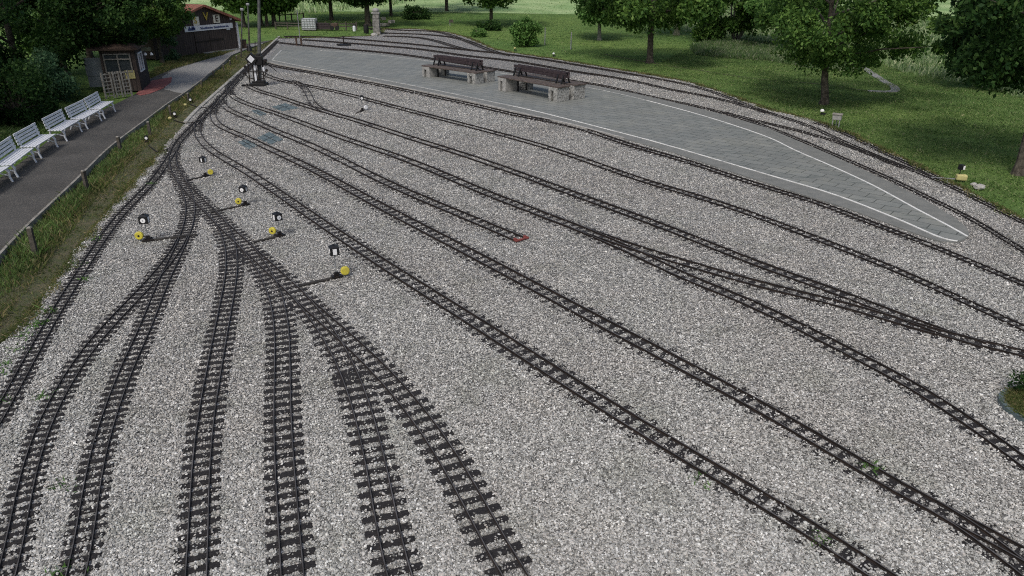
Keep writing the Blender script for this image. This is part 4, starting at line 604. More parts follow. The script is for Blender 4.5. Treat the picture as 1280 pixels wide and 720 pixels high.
L_(a1.outputs[0], io.inputs['Scale']); L_(a2.outputs[0], io.inputs['Rotation']); L_(io.outputs[0], go.inputs[0])
md = so.modifiers.new('scatter', 'NODES'); md.node_group = ng
print('stones', len(pts))
# ------------------------------------------------------------------ switch stands
def yaw(d): return math.atan2(d[1], d[0])
def switch_stand(base, end, wside, s, label, faces=('bar','disc'), hlamp=.38, rod='beam', group='switch lanterns of the yard', wmat='yellow', wdir=None, lamp_rz=0.0, target=False, warm=None):
    """lantern on a thin spindle, lever with a round weight, and the long sleeper that carries it to the track"""
    b = at(*base); e = at(*end); d = (e-b); L = d.length; d.normalize(); rz = yaw(d)
    t = empty('switch_stand', (b.x, b.y, 0), rz, label, 'switch stand', group, s)
    # beam under stand and rail
    MB().box((L/s/2-.03, 0, .012), (L/s+.16, .062, .05)).build('beam' if rod == 'beam' else 'rod', M['beam'], t, .004)
    MB().box((0,.0,.045), (.16,.11,.02)).tube([(0,0,.05),(0,0,.12)], .022, 8).box((0,0,.085),(.07,.05,.05)).tube([(-.05,-.04,.05),(-.05,-.04,.075)],.012,6).tube([(.05,.04,.05),(.05,.04,.075)],.012,6).build('base_plate', M['iron'], t)
    MB().tube([(0,0,.1),(0,0,hlamp)], .008, 6).build('spindle', M['galv'] if not target else M['iron'], t)
    lr = lamp_rz - rz; hw = .072
    lam = MB(); lam.box((0,0,hlamp+.065), (2*hw,2*hw,.13), lr)
    ca, sa = math.cos(lr), math.sin(lr)
    rot = lambda x, y: (x*ca-y*sa, x*sa+y*ca)
    # vented roof of the lantern
    r = [(*rot(x*hw*1.08, y*hw*1.08), hlamp+.13) for x, y in ((-1,-1),(1,-1),(1,1),(-1,1))]; tp = [(*rot(x*hw*.45, y*hw*.45), hlamp+.158) for x, y in ((-1,-1),(1,-1),(1,1),(-1,1))]
    lam.loft(r, tp).tube([(0,0,hlamp+.155),(0,0,hlamp+.175)], .018, 8)
    lo_ = lam.build('lantern', M['black'], t)
    for k, (ang, kind) in enumerate(zip((-math.pi/2, 0, math.pi/2, math.pi), (faces+faces)[:4])):
        nx_, ny_ = rot(math.cos(ang), math.sin(ang)); tx_, ty_ = -ny_, nx_; c = Vector((nx_*(hw+.003), ny_*(hw+.003), hlamp+.065)); f = MB()
        if kind == 'disc': f.disc(c, (nx_, ny_, 0), .043, .006, 16)
        elif kind == 'bar': f.box(c, (.062,.006,.098), math.atan2(ty_, tx_))
        elif kind == 'slim': f.box(c, (.036,.006,.092), math.atan2(ty_, tx_))
        elif kind == 'diamond':
            q = [(c + Vector((tx_*a, ty_*a, bb)) + Vector((nx_,ny_,0))*o) for o in (-.003,.003) for a, bb in ((-.048,0),(0,-.048),(.048,0),(0,.048))]
            f.loft(q[:4], q[4:])
        f.build('lamp_pane', M['milk'], lo_)
        if kind == 'disc':
            MB().tube([c+Vector((nx_,ny_,0))*.003, c+Vector((nx_,ny_,0))*.007], .011, 8).build('lens', M['galv'], lo_)
    # lever and weight
    wd = wdir if wdir is not None else wside; a = wd - rz; wx, wy = math.cos(a), math.sin(a)
    lv = MB().bar((0,0,.09), (wx*.13, wy*.13, .115), .018, .012).build('lever', M['iron'], t)
    w_ = MB(); c = Vector((wx*.145, wy*.145, .12)); w_.tube([c+Vector((0,0,-.0))+Vector((-wy,wx,0))*k for k in (-.03,-.022,.022,.03)], [.06,.074,.074,.06], 16)
    w_.build('weight', M[wmat], t)
    MB().tube([c+Vector((-wy,wx,0))*.029, c+Vector((-wy,wx,0))*.036], .02, 10).build('weight_hub', M['iron'], t)
    return t
CAMDIR = 0.0
switch_stand((186,302),(243,295), R(185), 1.0, 'switch lantern with white disc, left of the yard, on the longest black rod', ('disc','bar'), .36, lamp_rz=R(8))
switch_stand((307,257),(266,266), R(195), .88, 'switch lantern with white disc between the two lanterns with yellow weights, beside the ladder track', ('disc','slim'), .34, lamp_rz=R(-6))
switch_stand((350,296),(314,305), R(170), .92, 'switch lantern showing a white bar and a white disc side by side', ('bar','disc'), .36, lamp_rz=R(-46))
switch_stand((421,348),(378,358), R(20), .98, 'nearest switch lantern, tall white pane, yellow weight to its right', ('bar','disc'), .43, lamp_rz=R(24))
switch_stand((257,221),(232,227), R(28), .85, 'small switch lantern with slim white pane, nearest the grass verge inside the yard', ('slim','bar'), .42, lamp_rz=R(-6))
switch_stand((453,139),(446,142), R(38), .95, 'lone switch lantern with white weight between two tracks before the platform', ('disc','bar'), .40, wmat='white', lamp_rz=R(20))
# small stands in the verge by the edging posts, lantern near the ground, yellow ball weight
def verge_stand(lampp, ballp, rod, label, ball='yellow'):
    b = at(lampp[0], lampp[1]+5); t = empty('ground_switch_stand', (b.x, b.y, 0), 0, label, 'switch stand', 'low switch lanterns in the verge')
    MB().tube([(0,0,-.02),(0,0,.08)], .012, 6).box((0,0,.01),(.12,.1,.03)).build('base_plate', M['iron'], t)
    la = MB().box((0,0,.12), (.1,.1,.1), .3).tube([(0,0,.17),(0,0,.19)], .02, 8).build('lantern', M['black'], t)
    MB().disc((math.cos(-1.27)*.052, math.sin(-1.27)*.052, .12), (math.cos(-1.27), math.sin(-1.27), 0), .038, .006).build('lamp_pane', M['milk'], la)
    if ballp:
        c = at(*ballp)-Vector((b.x, b.y, 0)); MB().bar((0,0,.04), (c.x*.8, c.y*.8, .05), .015).build('lever', M['iron'], t)
        bm = MB(); bm.tube([(c.x,c.y,.0),(c.x,c.y,.015),(c.x,c.y,.05),(c.x,c.y,.085),(c.x,c.y,.10)], [.02,.05,.06,.05,.02], 12); bm.build('weight', M[ball], t, smooth=True)
    pts = [at(*p, .025)-Vector((b.x, b.y, 0)) for p in rod]; rr = MB()
    for i in range(len(pts)-1): rr.bar(pts[i], pts[i+1], .025, .02)
    rr.build('rod', M['iron'], t)
verge_stand((238.6,123.6), (232,133), [(237,130),(250,135),(264,133)], 'furthest low switch lantern in the grass verge by the edging posts', 'yellow_pale')
verge_stand((219,141.6), (213,150), [(217,150),(230,154),(242,153),(258,147)], 'middle low switch lantern in the grass verge, yellow ball weight beside it', 'yellow_pale')
verge_stand((184,172.5), None, [(186,182),(196,190),(210,187)], 'nearest low switch lantern in the grass verge, without a ball weight', 'yellow')
# stand with pale yellow box on the far right lawn
b = at(1199,225); t = empty('lawn_switch_stand', b, R(-12), 'switch stand with pale yellow weight on the mown grass near the right edge', 'switch stand')
MB().box((.03,0,.07),(.24,.15,.14)).build('yellow_cover', M['yellow_pale'], t, .03)
MB().tube([(-.02,.02,.1),(-.02,.02,.26)], .01, 6).build('spindle', M['iron'], t)
la = MB().box((-.02,.02,.31),(.10,.10,.12), .5).build('lantern', M['black'], t); MB().box((.025,-.035,.31),(.05,.006,.09), .5).build('lamp_pane', M['milk'], la)
MB().bar((-.1,0,.02),(-.62,.02,.02), .03, .02).build('rod', M['galv'], t)
# low black lever stand beyond the platform
b = at(430,57); t = empty('point_lever', b, 0, 'black lever stand with low round base on the strip behind the platform', 'point lever', s=1.25)
MB().tube([(0,0,0),(0,0,.05),(0,0,.08)], [.26,.25,.16], 16).box((0,0,.05),(.66,.2,.06)).build('base_plate', M['black'], t)
MB().tube([(0,0,.08),(0,0,.40)], .028, 8).box((0,0,.41),(.12,.06,.05)).build('lever', M['iron'], t)
# small marker lamps on the grass
for (p, lab, m_) in (((692,70),'small marker lamp with greenish white cap on the grass behind the benches','milk'),((643.5,63),'small yellowish marker peg in grass beside the round bush','yellow_pale'),((1027,143),'small black and white lamp at the foot of the right-hand tree','milk')):
    b = at(*p); t = empty('marker_lamp', b, 0, lab, 'lamp')
    MB().tube([(0,0,-.02),(0,0,.10)], .02, 6).box((.04,-.02,.02),(.16,.1,.05)).build('base', M['black'], t)
    MB().tube([(0,0,.10),(0,0,.14),(0,0,.18)], [.065,.07,.03], 10).build('cap', M[m_], t)

# ------------------------------------------------------------------ signal mast
b = at(324,107); t = empty('signal_mast', b, 0, 'tall weathered signal mast with black lever frame and diamond lantern at its foot', 'signal mast')
lean = 1.18
top = Vector((lean*.34, .35, 3.9))
MB().tube([(0,.05,0),(top.x*.45,.2,1.8),top], [.085,.065,.05], 10).build('pole', M['pole_grey'], t)
MB().tube([(-.06,.0,.0),(-.04,.02,1.0),(top.x*.3-.09,.12,1.7)], .018, 6).build('signal_wire', M['iron'], t)
MB().box((0,0,.05),(.62,.5,.12)).box((.12,-.1,.15),(.35,.2,.14)).box((-.12,.05,.13),(.25,.3,.1)).build('base_block', M['black'], t, .01)
fr = MB()
for x in (-.34,-.16,.04,.24): fr.bar((x,-.06,.1),(x+.02,-.03,.98), .035, .04)
for z in (.28,.55,.82): fr.bar((-.36,-.07,z),(.30,-.05,z), .03, .035)
fr.bar((-.34,-.05,.98),(.30,-.02,.98),.04)
fr.bar((-.40,-.1,.05),(-.62,-.25,.03),.05)
fr.build('lever_frame', M['iron'], t)
for x, z, h_ in ((-.05,.72,.2),(-.06,.34,.3),(.30,.66,.16)):
    MB().box((x,-.1,z),(.075,.035,h_)).build('white_plate', M['bench_white'], t)
for x, z0, x1, z1 in ((-.42,.75,-.30,.45),(-.48,.5,-.33,.25),(.42,.62,.30,.38),(.44,1.0,.30,.8)):
    lv = MB().bar((x,-.12,z0),(x1,-.08,z1), .03).build('lever', M['iron'], t)
    MB().tube([(x,-.15,z0),(x,-.09,z0)], .055, 10).build('weight', M['iron'], lv)
la = MB(); c = Vector((-.12,-.16,1.06)); q = lambda r_, y_: [c+Vector((a*r_, y_, bb*r_)) for a, bb in ((-1,0),(0,-1),(1,0),(0,1))]
la.loft(q(.24,.1), q(.24,-.05)); la = la.build('diamond_lantern', M['black'], t); MB().loft(q(.15,-.045), q(.15,-.062)).build('lamp_pane', M['bench_white'], la)
MB().box((.16,-.05,1.0),(.26,.2,.34)).box((.36,-.02,.92),(.14,.16,.24)).box((.14,-.05,1.2),(.14,.14,.1)).build('relay_box', M['black'], t, .01)
MB().bar((.38,0,.9),(.62,.5,.5), .02).build('stay_wire', M['iron'], t)

# ------------------------------------------------------------------ double benches on the platform
def double_bench(nl, nr, fr_, label, s=1.0, wood='seat_wood', H_=.42):
    """nl, nr: ground px of the near left and near right front corners of the concrete blocks; fr_: depth px at the right end"""
    a, b_ = at(*nl, .035), at(*nr, .035); dx = (b_-a); L = dx.length; dx.normalize(); dy = Vector((-dx.y, dx.x, 0)); D = (at(*fr_, .035)-b_).dot(dy)
    t = empty('double_bench', a + dx*L/2 + dy*D/2, yaw(dx), label, 'bench', 'long double benches on the platform')
    bw, bd = .46, D*.42; hb = H_
    for ys in (-1, 1):
        yc = ys*(D/2-bd/2)
        for xs in (-1, 1):
            xc = xs*(L/2-bw/2); f = MB(); yo = ys
            # inverted U of concrete, opening facing the long side
            f.box((xc-bw/2+.06, yc, hb/2), (.12, bd, hb)); f.box((xc+bw/2-.06-.04, yc, hb/2), (.20, bd, hb)); f.box((xc-.04, yc, hb-.06), (bw-.32, bd-.006, .116)); f.box((xc-.04, yc-ys*bd*.2, hb/2-.03), (bw-.32, bd*.5, hb-.08))
            f.build('concrete_block', M['aggregate'] if xs > 0 or ys > 0 else M['concrete'], t, .008)
        for k in range(4):
            w_ = bd/4; yy = yc - bd/2 + w_*(k+.5)
            MB().box((0, yy, hb+.028), (L*1.03, w_-.012, .05)).build('seat_plank', M[wood], t, .006)
    for ys in (-1, 1):
        yb = ys*.10
        for z_ in (hb+.30, hb+.42):
            MB().box((0, yb+ys*.0, z_), (L*.86, .035, .105)).build('backrest_board', M['back_wood'], t, .006)
        for xs in (-1, 1):
            for o_ in (0, .28):
                x_ = xs*(L*.40-o_); MB().bar((x_, yb+ys*.12, .0), (x_, yb+ys*.13, hb+.03), .045, .06).bar((x_, yb+ys*.13, hb+.03), (x_, yb-ys*.03, hb+.44), .045, .05).build('backrest_post', M['black'], t)
    return t
double_bench((528,95.5),(594,105.5),(622,102), 'further long double bench on the platform, grey smooth concrete feet and dark backrest')
double_bench((622.5,113),(696,128),(741,124.5), 'nearer long double bench on the platform, pebbled concrete feet and brown backrest', H_=.50)
# low white tables / pale boards between seats
# ------------------------------------------------------------------ white park benches
def make_white_bench():
    t = empty('park_bench', (0,0,0), 0)
    for k in range(5): MB().box((0, -.20+k*.095, .44+.004*abs(k-2)), (1.5, .078, .03)).build('seat_slat', M['bench_white'], t, .005)
    for k in range(4): MB().box((0, .245+.018*k, .545+k*.105), (1.5, .026, .080)).build('backrest_slat', M['bench_white'], t, .005)
    for x in (-.62, .62):
        f = MB(); f.tube([(x,-.16,.42),(x,-.23,.30),(x,-.22,.15),(x,-.26,0)], [.036,.034,.03,.03], 8).tube([(x,.19,.42),(x,.25,.2),(x,.34,0)], [.036,.03,.03], 8).bar((x,-.22,.41),(x,.21,.42),.05,.04).tube([(x,-.2,.2),(x,0,.28),(x,.24,.22)], .022, 6); f.build('leg_frame', M['bench_white'], t)
        MB().bar((x,.20,.42),(x,.315,.90), .05, .03).build('backrest_post', M['bench_white'], t)
    return t
wb = [((-19,230),(12,209.5),'white slatted park bench nearest the camera, cut by the left edge'),
      ((13.5,208),(42,186.5),'second white park bench from the left, ending by the tallest gap'),
      ((44,185),(69.5,169),'third white park bench from the left edge'),
      ((77,164.5),(100,151),'white park bench standing a little apart, with a gap on its left side'),
      ((103.5,150),(125,138.5),'white park bench just before the furthest one, its end touching it'),
      ((126,137.5),(142,127.5),'furthest white park bench, nearest to the wooden trellis of the kiosk')]
proto = make_white_bench()
for i, (a, b_, lab) in enumerate(wb):
    A, B = at(*a, .30), at(*b_, .30); d = (B-A); L = d.length; d.normalize(); back = Vector((-d.y, d.x, 0)); s = L/1.52; s = min(s, .8)
    mid = (A+B)/2 + back*.22*s; loc = (mid.x, mid.y, 0)
    if i == 0: proto.location = loc; proto.rotation_euler = (0,0,yaw(d)); proto.scale = (L/1.52, s, s*.92); o = proto; tag(o, lab, 'bench', 'white park benches along the path')
    else:
        o = dup(proto, loc, yaw(d), 1, lab); o.scale = (L/1.52, s, s*.92)
    print('bench', i, round(L,2), round(s,2))

# ------------------------------------------------------------------ edging posts
ep = [((45,322),.56),((109,238),.46),((151,190),.42),((188,170),.42),((213.6,146),.36),((235.5,128),.34),((252,110.5),.33),((267,97.5),.32),((280,89),.30),((288,83),.28),((296,76.5),.28)]
el = ['leaning wooden edging post nearest the camera at the lower left, in tall grass', 'second wooden edging post from the camera, above the bend of the timber edging', 'third wooden edging post counted from the camera',
 'wooden edging post beside the nearest low lantern in the verge', 'wooden edging post beside the middle low lantern of the verge', 'wooden edging post just behind the furthest low lantern of the verge',
 'edging post level with the red paving, first one without a lantern', 'slim edging post above the bright green part of the verge', 'fourth from last edging post, where the path turns to gravel', 'next to last edging post towards the shed', 'last edging post, right before the tall pole by the shed']
for (p, h_), lab in zip(ep, el):
    b = at(*p); t = empty('edging_post', b, random.uniform(-.4,.4), lab, 'post', 'wooden posts along the path edging')
    w_ = .075 if h_ > .4 else .06; ln = random.uniform(-.02,.02)
    f = MB(); sq = lambda z_, k, ox: [(ox+x*w_/2*k, y*w_/2*k, z_) for x, y in ((-1,-1),(1,-1),(1,1),(-1,1))]
    f.loft(sq(-.1,1.05,0), sq(h_-.02,.92,ln+.02)); f.build('post', M['post_wood'], t); MB().loft(sq(h_-.02,.97,ln+.02), sq(h_,.6,ln+.02)).build('cap', M['weathered'], t)

# ------------------------------------------------------------------ ticket kiosk
C0 = at(177.6,113.5); d1 = (at(188.5,103.6)-C0); LB = d1.length; d1.normalize(); d2 = Vector((-d1.y, d1.x, 0))     # d1 along the path face, d2 to the left
ry = yaw(-d2)   # local x to the right along face A, local y away from camera
t = empty('ticket_kiosk', C0, ry, 'small brown wooden kiosk with white framed windows under the dark trees', 'kiosk'); WA = 1.22; HT = 1.52
f = MB(); lz = HT
# face A (towards camera): x from -WA to 0 at y=0 ; face B at x=0, y 0..LB
f.box((-WA/2, .03, .36), (WA, .06, .72)).box((-WA+.06, .03, 1.06), (.12, .06, .72)).box((-.09, .03, 1.06), (.18, .06, .72)).box((-WA/2, .03, 1.46), (WA, .06, .14))
f.box((-.03, LB*.5, .36), (.06, LB-.02, .70)).box((-.03, .2, 1.06), (.06, .38, .70)).box((-.03, LB-.3, 1.06), (.06, .60, .70)).box((-.03, LB/2, 1.46), (.06, LB-.02, .12)).box((-.03, (LB-.2)/2+.1, 1.32), (.06, LB*.5, .16))
f.box((-WA+.03, LB/2, HT/2), (.06, LB-.14, HT)).box((-WA/2, LB-.03, HT/2), (WA-.01, .06, HT-.004))
f.build('wall', M['boards'], t)
wn = MB(); x0, x1 = -WA+.13, -.19
for x in (x0, x1, (x0+x1)/2+.02): wn.box((x, -.012, 1.04), (.045, .05, .66))
for z_ in (.72, 1.19, 1.37): wn.box(((x0+x1)/2, -.014, z_), (x1-x0+.04, .05, .04))
wn = wn.build('window', M['weathered'], t); MB().box(((x0+x1)/2, .02, 1.04), (x1-x0-.01, .015, .64)).build('glass', M['glass'], wn)
wn = MB()
for y_ in (.42, .80, 1.2): wn.box((.02, y_, 1.0), (.04, .055, .66))
for z_ in (.67, 1.33): wn.box((.02, .81, z_), (.042, .84, .05))
wn = wn.build('window', M['bench_white'], t); MB().box((-.02, .81, 1.0), (.015, .76, .62)).build('glass', M['glass'], wn)
# low hipped roof
e = .2; r0 = [(-WA-.35,-e,HT+.0),(e*.7,-e,HT+.0),(e*.7,LB+e,HT+.0),(-WA-.35,LB+e,HT+.0)]; r1 = [(x,y,HT+.07) for x,y,z in r0]; r2 = [(-WA*.75,LB*.42,HT+.36),(-WA*.25,LB*.42,HT+.36),(-WA*.25,LB*.6,HT+.36),(-WA*.75,LB*.6,HT+.36)]
MB().loft(r0, r1).loft(r1, r2).build('roof', M['roof_brown'], t)
MB().box((-WA-.30,.10,.92),(.58,.04,.66)).box((-WA-.30,.12,.38),(.56,.04,.4)).build('side_panel', M['tarp'], t)
bl = MB().box((-.30,-.02,.62),(.34,.03,.30)).build('shelf_board', M['yellow_pale'], t)
# hanging lamps on a bracket
b = C0 + d1*1.0 ; t = empty('bracket_lamps', b+Vector((.04,0,0)), ry, 'pair of small white lamps on a bracket at the right side of the kiosk', 'lamp')
MB().box((.19,.1,1.42),(.34,.04,.13)).build('bracket_board', M['mossy'], t)
for x in (.14, .36): MB().tube([(x,.06,1.30),(x,.06,1.24),(x,.06,1.20)], [.02,.055,.06], 10).build('lamp_shade', M['milk'], t); MB().tube([(x,.06,1.36),(x,.06,1.29)], .008, 5).build('hanger', M['iron'], t)
# trellis panels in front of the kiosk
TR0 = at(132,124); TR1 = at(166,119.5); dd = (TR1-TR0); LT = dd.length; dd.normalize()
for k, (a, b_) in enumerate(((0,.36),(.40,.66),(.70,1.0))):
    w_ = (b_-a)*LT; o = TR0+dd*(a*LT+w_/2); labs = ('left weathered trellis panel in front of the kiosk, widest of three','middle narrow trellis panel in front of the kiosk','right trellis panel in front of the kiosk, nearest to the red paving')
    t = empty('trellis_panel', o, yaw(dd), labs[k], 'trellis', 'weathered trellis panels before the kiosk'); hh = .92
    for x in (-w_/2+.03, w_/2-.03): MB().box((x,0,hh/2),(.05,.05,hh)).build('upright', M['weathered'], t)
    sl = MB()
    for j in range(7): sl.box((0,.012*(j%2)-.006,.10+j*.125),(w_-.10,.02,.032))
    sl.box((0,.02,hh/2),(.035,.02,hh-.06)); sl.build('lattice', M['weathered'], t)

# ------------------------------------------------------------------ engine shed
B1 = at(299,61.3); B0 = at(219,71.5); d = (B0-B1); d.normalize(); Wd = 5.6; Ed = 4.2; HE, HR = 1.55, 2.34
# local x runs from the right corner leftwards... use x to the right: origin = right corner
t = empty('engine_shed', B1, yaw(-d), 'dark brown boarded shed with red tiled gable roof, large letters and a white sign board', 'shed')
AX = -2.2   # ridge position
f = MB()
g0 = [(-Wd,0,0),(0,0,0),(0,0,HE),(AX,0,HR),(-Wd,0,HE-.25)]; g1 = [(x,.08,z) for x,y,z in g0]; f.loft(g0, g1)
f.box((-.04, Ed/2+.04, HE/2),(.08,Ed-.1,HE-.01)); f.box((-Wd+.04,Ed/2+.04,(HE-.25)/2),(.08,Ed-.1,HE-.27)); gb = [(x,Ed,z) for x,y,z in g0]; f.loft(gb, [(x,Ed+.08,z) for x,y,z in g0])
f.build('wall', M['boards'], t)
rf = MB(); ov = .22
sl = lambda x0,z0,x1,z1: rf.loft([(x0,-ov,z0),(x1,-ov,z1),(x1,-ov,z1+.10),(x0,-ov,z0+.10)], [(x0,Ed+ov,z0),(x1,Ed+ov,z1),(x1,Ed+ov,z1+.10),(x0,Ed+ov,z0+.10)])
k_ = (HR-HE)/(-AX); sl(AX-.0,HR+.02,.28,HE+.02-.28*k_); k2 = (HR-HE+.25)/(Wd+AX); sl(-Wd-.28,HE-.25+.02-.28*k2,AX,HR+.02); rf.build('roof', M['tiles'], t)
MB().bar((AX+.02,-ov-.02,HR+.06),(.30,-ov-.02,HE-.28*k_+.06), .03, .12).build('verge_board', M['tiles'], t)
MB().box((.03,-.03,.66),(.10,.10,1.24)).box((.03,-.03,1.36),(.085,.085,.14)).build('corner_post', M['bench_white'], t)
dr = MB().box((-1.55,-.022,.62),(.95,.03,1.2)).box((-2.52,-.022,.62),(.95,.03,1.2)).build('gate', M['boards'], t)
MB().box((-1.55,-.045,.62),(.92,.02,.06)).box((-2.52,-.045,.62),(.92,.02,.06)).bar((-2.0,-.04,.72),(-1.1,-.04,.66),.02).build('gate_hinge', M['iron'], dr)
MB().box((-1.35,-.08,-.02+.05),(2.6,.1,.06)).build('sill', M['kerb'], t)
MB().box((-.62,-.03,1.13),(.26,.03,.10)).build('name_plate', M['bench_white'], t)
MB().box((-.34,-.03,1.66-.02),(.16,.03,.12)).build('shed_lamp', M['bench_white'], t)
sb = MB().box((-1.95,-.05,1.30),(3.3,.04,.27)).build('sign_board', M['white'], t)
MB().box((-3.15,-.076,1.28),(.46,.012,.12)).box((-3.05,-.076,1.34),(.18,.012,.16)).box((-3.28,-.076,1.36),(.07,.012,.12)).build('emblem', M['sign_blue'], sb)
def text(body, size, loc, rx, m_, parent, name, ext=.006, bold=False):
    cu = bpy.data.curves.new(name, 'FONT'); cu.body = body; cu.size = size; cu.extrude = ext; cu.align_x = 'CENTER'; cu.align_y = 'CENTER'; cu.resolution_u = 3
    if bold: cu.offset = size*.02
    o = bpy.data.objects.new(name, cu); C.objects.link(o); dg = bpy.context.evaluated_depsgraph_get(); me = bpy.data.meshes.new_from_object(o.evaluated_get(dg)); bpy.data.objects.remove(o)
    me.materials.clear(); me.materials.append(m_); o = bpy.data.objects.new(name, me); C.objects.link(o); o.parent = parent; o.location = loc; o.rotation_euler = rx; return o
text('Schwäbischer Eisenbahnverein', .16, (-1.60,-.078,1.29), (R(90),0,0), M['sign_blue'], sb, 'lettering', bold=True)
lp = MB().box((-1.35,-.03,1.70),(.44,.03,.42)).build('letter_board', M['cream'], t); text('E', .44, (-1.35,-.052,1.70), (R(90),0,0), M['brown_wood'], lp, 'letter', bold=True)
text('V', .56, (-2.05,-.03,1.84), (R(90),0,0), M['gold'], t, 'letter', .012, True)
lp = MB().box((-2.75,-.03,1.66),(.40,.03,.44)).build('letter_board', M['cream'], t); text('S', .42, (-2.80,-.052,1.68), (R(90),0,0), M['gold'], lp, 'letter', bold=True)
# poles beside the shed
for p, h_, lab, col_, lx in (((301.5,72),2.35,'slim pole with dark foot standing before the right corner of the shed','post_wood',.55),((312,64.5),2.45,'slim grey lamp pole rising from a black cone, right of the shed','pole_grey',.35)):
    b = at(*p); t = empty('pole', b, 0, lab, 'pole')
    MB().tube([(0,0,.0),(lx*.35,0,h_*.5)], [.05,.045], 8).build('lower_section', M['post_wood'], t); MB().tube([(lx*.35,0,h_*.5),(lx*.7,0,h_)], [.04,.03], 8).build('upper_section', M['pole_grey'], t)
    if col_ == 'pole_grey': MB().tube([(0,0,0),(0,0,.28),(0,0,.42)], [.17,.10,.05], 10).build('cone_foot', M['black'], t)
    MB().box((lx*.7,0,h_),(.16,.12,.12)).build('head', M['galv'], t, .02)
b = at(305,60); t = empty('store_box', b, R(20), 'low dark box standing right of the shed between two poles', 'box'); MB().box((0,0,.21),(.34,.3,.42)).build('body', M['brown_wood'], t, .01); MB().box((0,0,.44),(.38,.34,.04)).build('lid', M['back_wood'], t)

# ------------------------------------------------------------------ teal covers lying between tracks
for k, (q, lab) in enumerate(((((339,134),(357,129.5),(374,135.5),(353,139.5)),'bluish slate cover lying between two tracks nearest to the signal mast'),
        (((314,139),(322,137.5),(334,143),(326,145.5)),'small dark slate cover left of the nearest one to the signal mast'),
        (((321,173),(337,165.5),(354,175),(338,181)),'largest greenish slate cover between two tracks'),
        (((297,178),(308,174.5),(322,183),(311,187)),'greenish slate cover left of the largest one'))):
    pts = P2(q, 0); c = sum(pts, Vector())/4; t = empty('ground_cover_plate', (c.x,c.y,0), 0, lab, 'cover plate', 'slate covers lying between the tracks')
    pl = [((p-c).x, (p-c).y) for p in pts]; MB().prism(pl, -.02, .018).build('plate', M['slate'], t)
    a, b_, c_, d_ = [Vector((x, y, .024)) for x, y in pl]; MB().bar(a.lerp(b_,.5), d_.lerp(c_,.5), .012, .008).bar(a.lerp(d_,.5), b_.lerp(c_,.5), .008, .006).build('joint_strip', M['iron'], t)
# red rail-end stops of the dead-end track
for sd_, lab in ((-1,'lower red rail stop at the end of the dead-end track'),(1,'upper red rail stop at the end of the dead-end track')):
    x, y, tx, ty, gg = CV['J'].ev(.05); px_, py_ = x-ty*sd_*gg/2, y+tx*sd_*gg/2
    t = empty('rail_stop', (px_-tx*.02, py_-ty*.02, 0), math.atan2(ty, tx), lab, 'rail stop', 'red rail stops'); MB().box((0,0,.045),(.06,.045,.05)).build('block', M['red'], t, .006); MB().box((-.035,0,.04),(.012,.06,.04)).build('plate', M['red'], t)
x, y, tx, ty, gg = CV['J'].ev(.02); tag(MB().box((float(x-tx*.04), float(y-ty*.04), .035),(.04, float(gg)+.08,.03), math.atan2(ty,tx)).build('stop_bar', M['red'], None, .004), 'thin red bar lying across the dead-end track between its red stops', 'bar')
# short loose pieces lying in the ballast
b = at(992,547); tag(MB().bar(at(985,543,.03), at(1001,551,.03), .028,.02).build('rail_joint_bar', M['dull_metal']), 'short shiny white metal bar beside the rail at the lower right', 'bar')
b = at(1159,305.5); tag(MB().bar(at(1155,304,.025), at(1163,306.5,.025), .06,.03).build('pale_block', M['kerb']), 'pale flat block on the track beneath the platform tip', 'block')

# ------------------------------------------------------------------ right lawn: box on legs, stones
b = at(1044.5,157); t = empty('signal_box_on_legs', b, R(-30), 'small pale grey box on three legs beside the outer track', 'box')
MB().box((0,0,.27),(.27,.2,.16)).build('housing', M['concrete'], t, .015); MB().box((0,0,.365),(.31,.24,.03)).build('lid', M['weathered'], t, .008)
for x, y_ in ((-.10,-.06),(.10,-.06),(0,.07)): MB().bar((x,y_,-.03),(x,y_,.19), .03).build('leg', M['galv'], t)
def rock(p, s, lab):
    bm = bmesh.new(); bmesh.ops.create_icosphere(bm, subdivisions=2, radius=s); r_ = random.Random(int(p[0])); c = at(*p)
    for v in bm.verts: v.co = Vector((v.co.x*1.3, v.co.y, v.co.z*.7))*r_.uniform(.85,1.12) + Vector((0,0,s*.3))
    me = bpy.data.meshes.new('stone'); bm.to_mesh(me); bm.free(); me.materials.append(M['rock']); o = bpy.data.objects.new('stone', me); C.objects.link(o); o.location = c; tag(o, lab, 'stone')
rock((1224,235), .10, 'pale stone lying in grass right of the yellow switch stand')
rock((1217,231), .06, 'smaller pale stone between the yellow switch stand and the larger stone')

# ------------------------------------------------------------------ far background furniture
def thin_post(p, h_, r_, m_, lab, grp=None, cat='post', name='meadow_post'):
    b = at(*p); t = empty(name, b, 0, lab, cat, grp); MB().tube([(0,0,-.05),(0,0,h_)], [r_, r_*.85], 6).build('stake', M[m_], t); MB().tube([(0,0,h_),(0,0,h_+.03)], [r_*.95, r_*.3], 6).build('cap', M['weathered'], t)
thin_post((681,55), .95, .035, 'galv', 'pale stake in the meadow right beside the round green bush')
thin_post((713.5,61), .92, .035, 'galv', 'pale stake in the meadow between the bush and the nearest trunk')
thin_post((529.5,21), .9, .035, 'post_wood', 'thin dark stake to the right of the dark dome-shaped shrub')
thin_post((375,48), 1.75, .028, 'galv', 'thin tall metal pole on the lawn in front of the white tank')
b = at(562.5,32); t = empty('small_sign', b, 0, 'small dark sign on a short post in the meadow beyond the back tracks', 'sign'); MB().tube([(0,0,0),(0,0,.3)], .03, 6).build('post', M['galv'], t); MB().box((.1,-.02,.34),(.34,.04,.22)).build('panel', M['post_wood'], t)
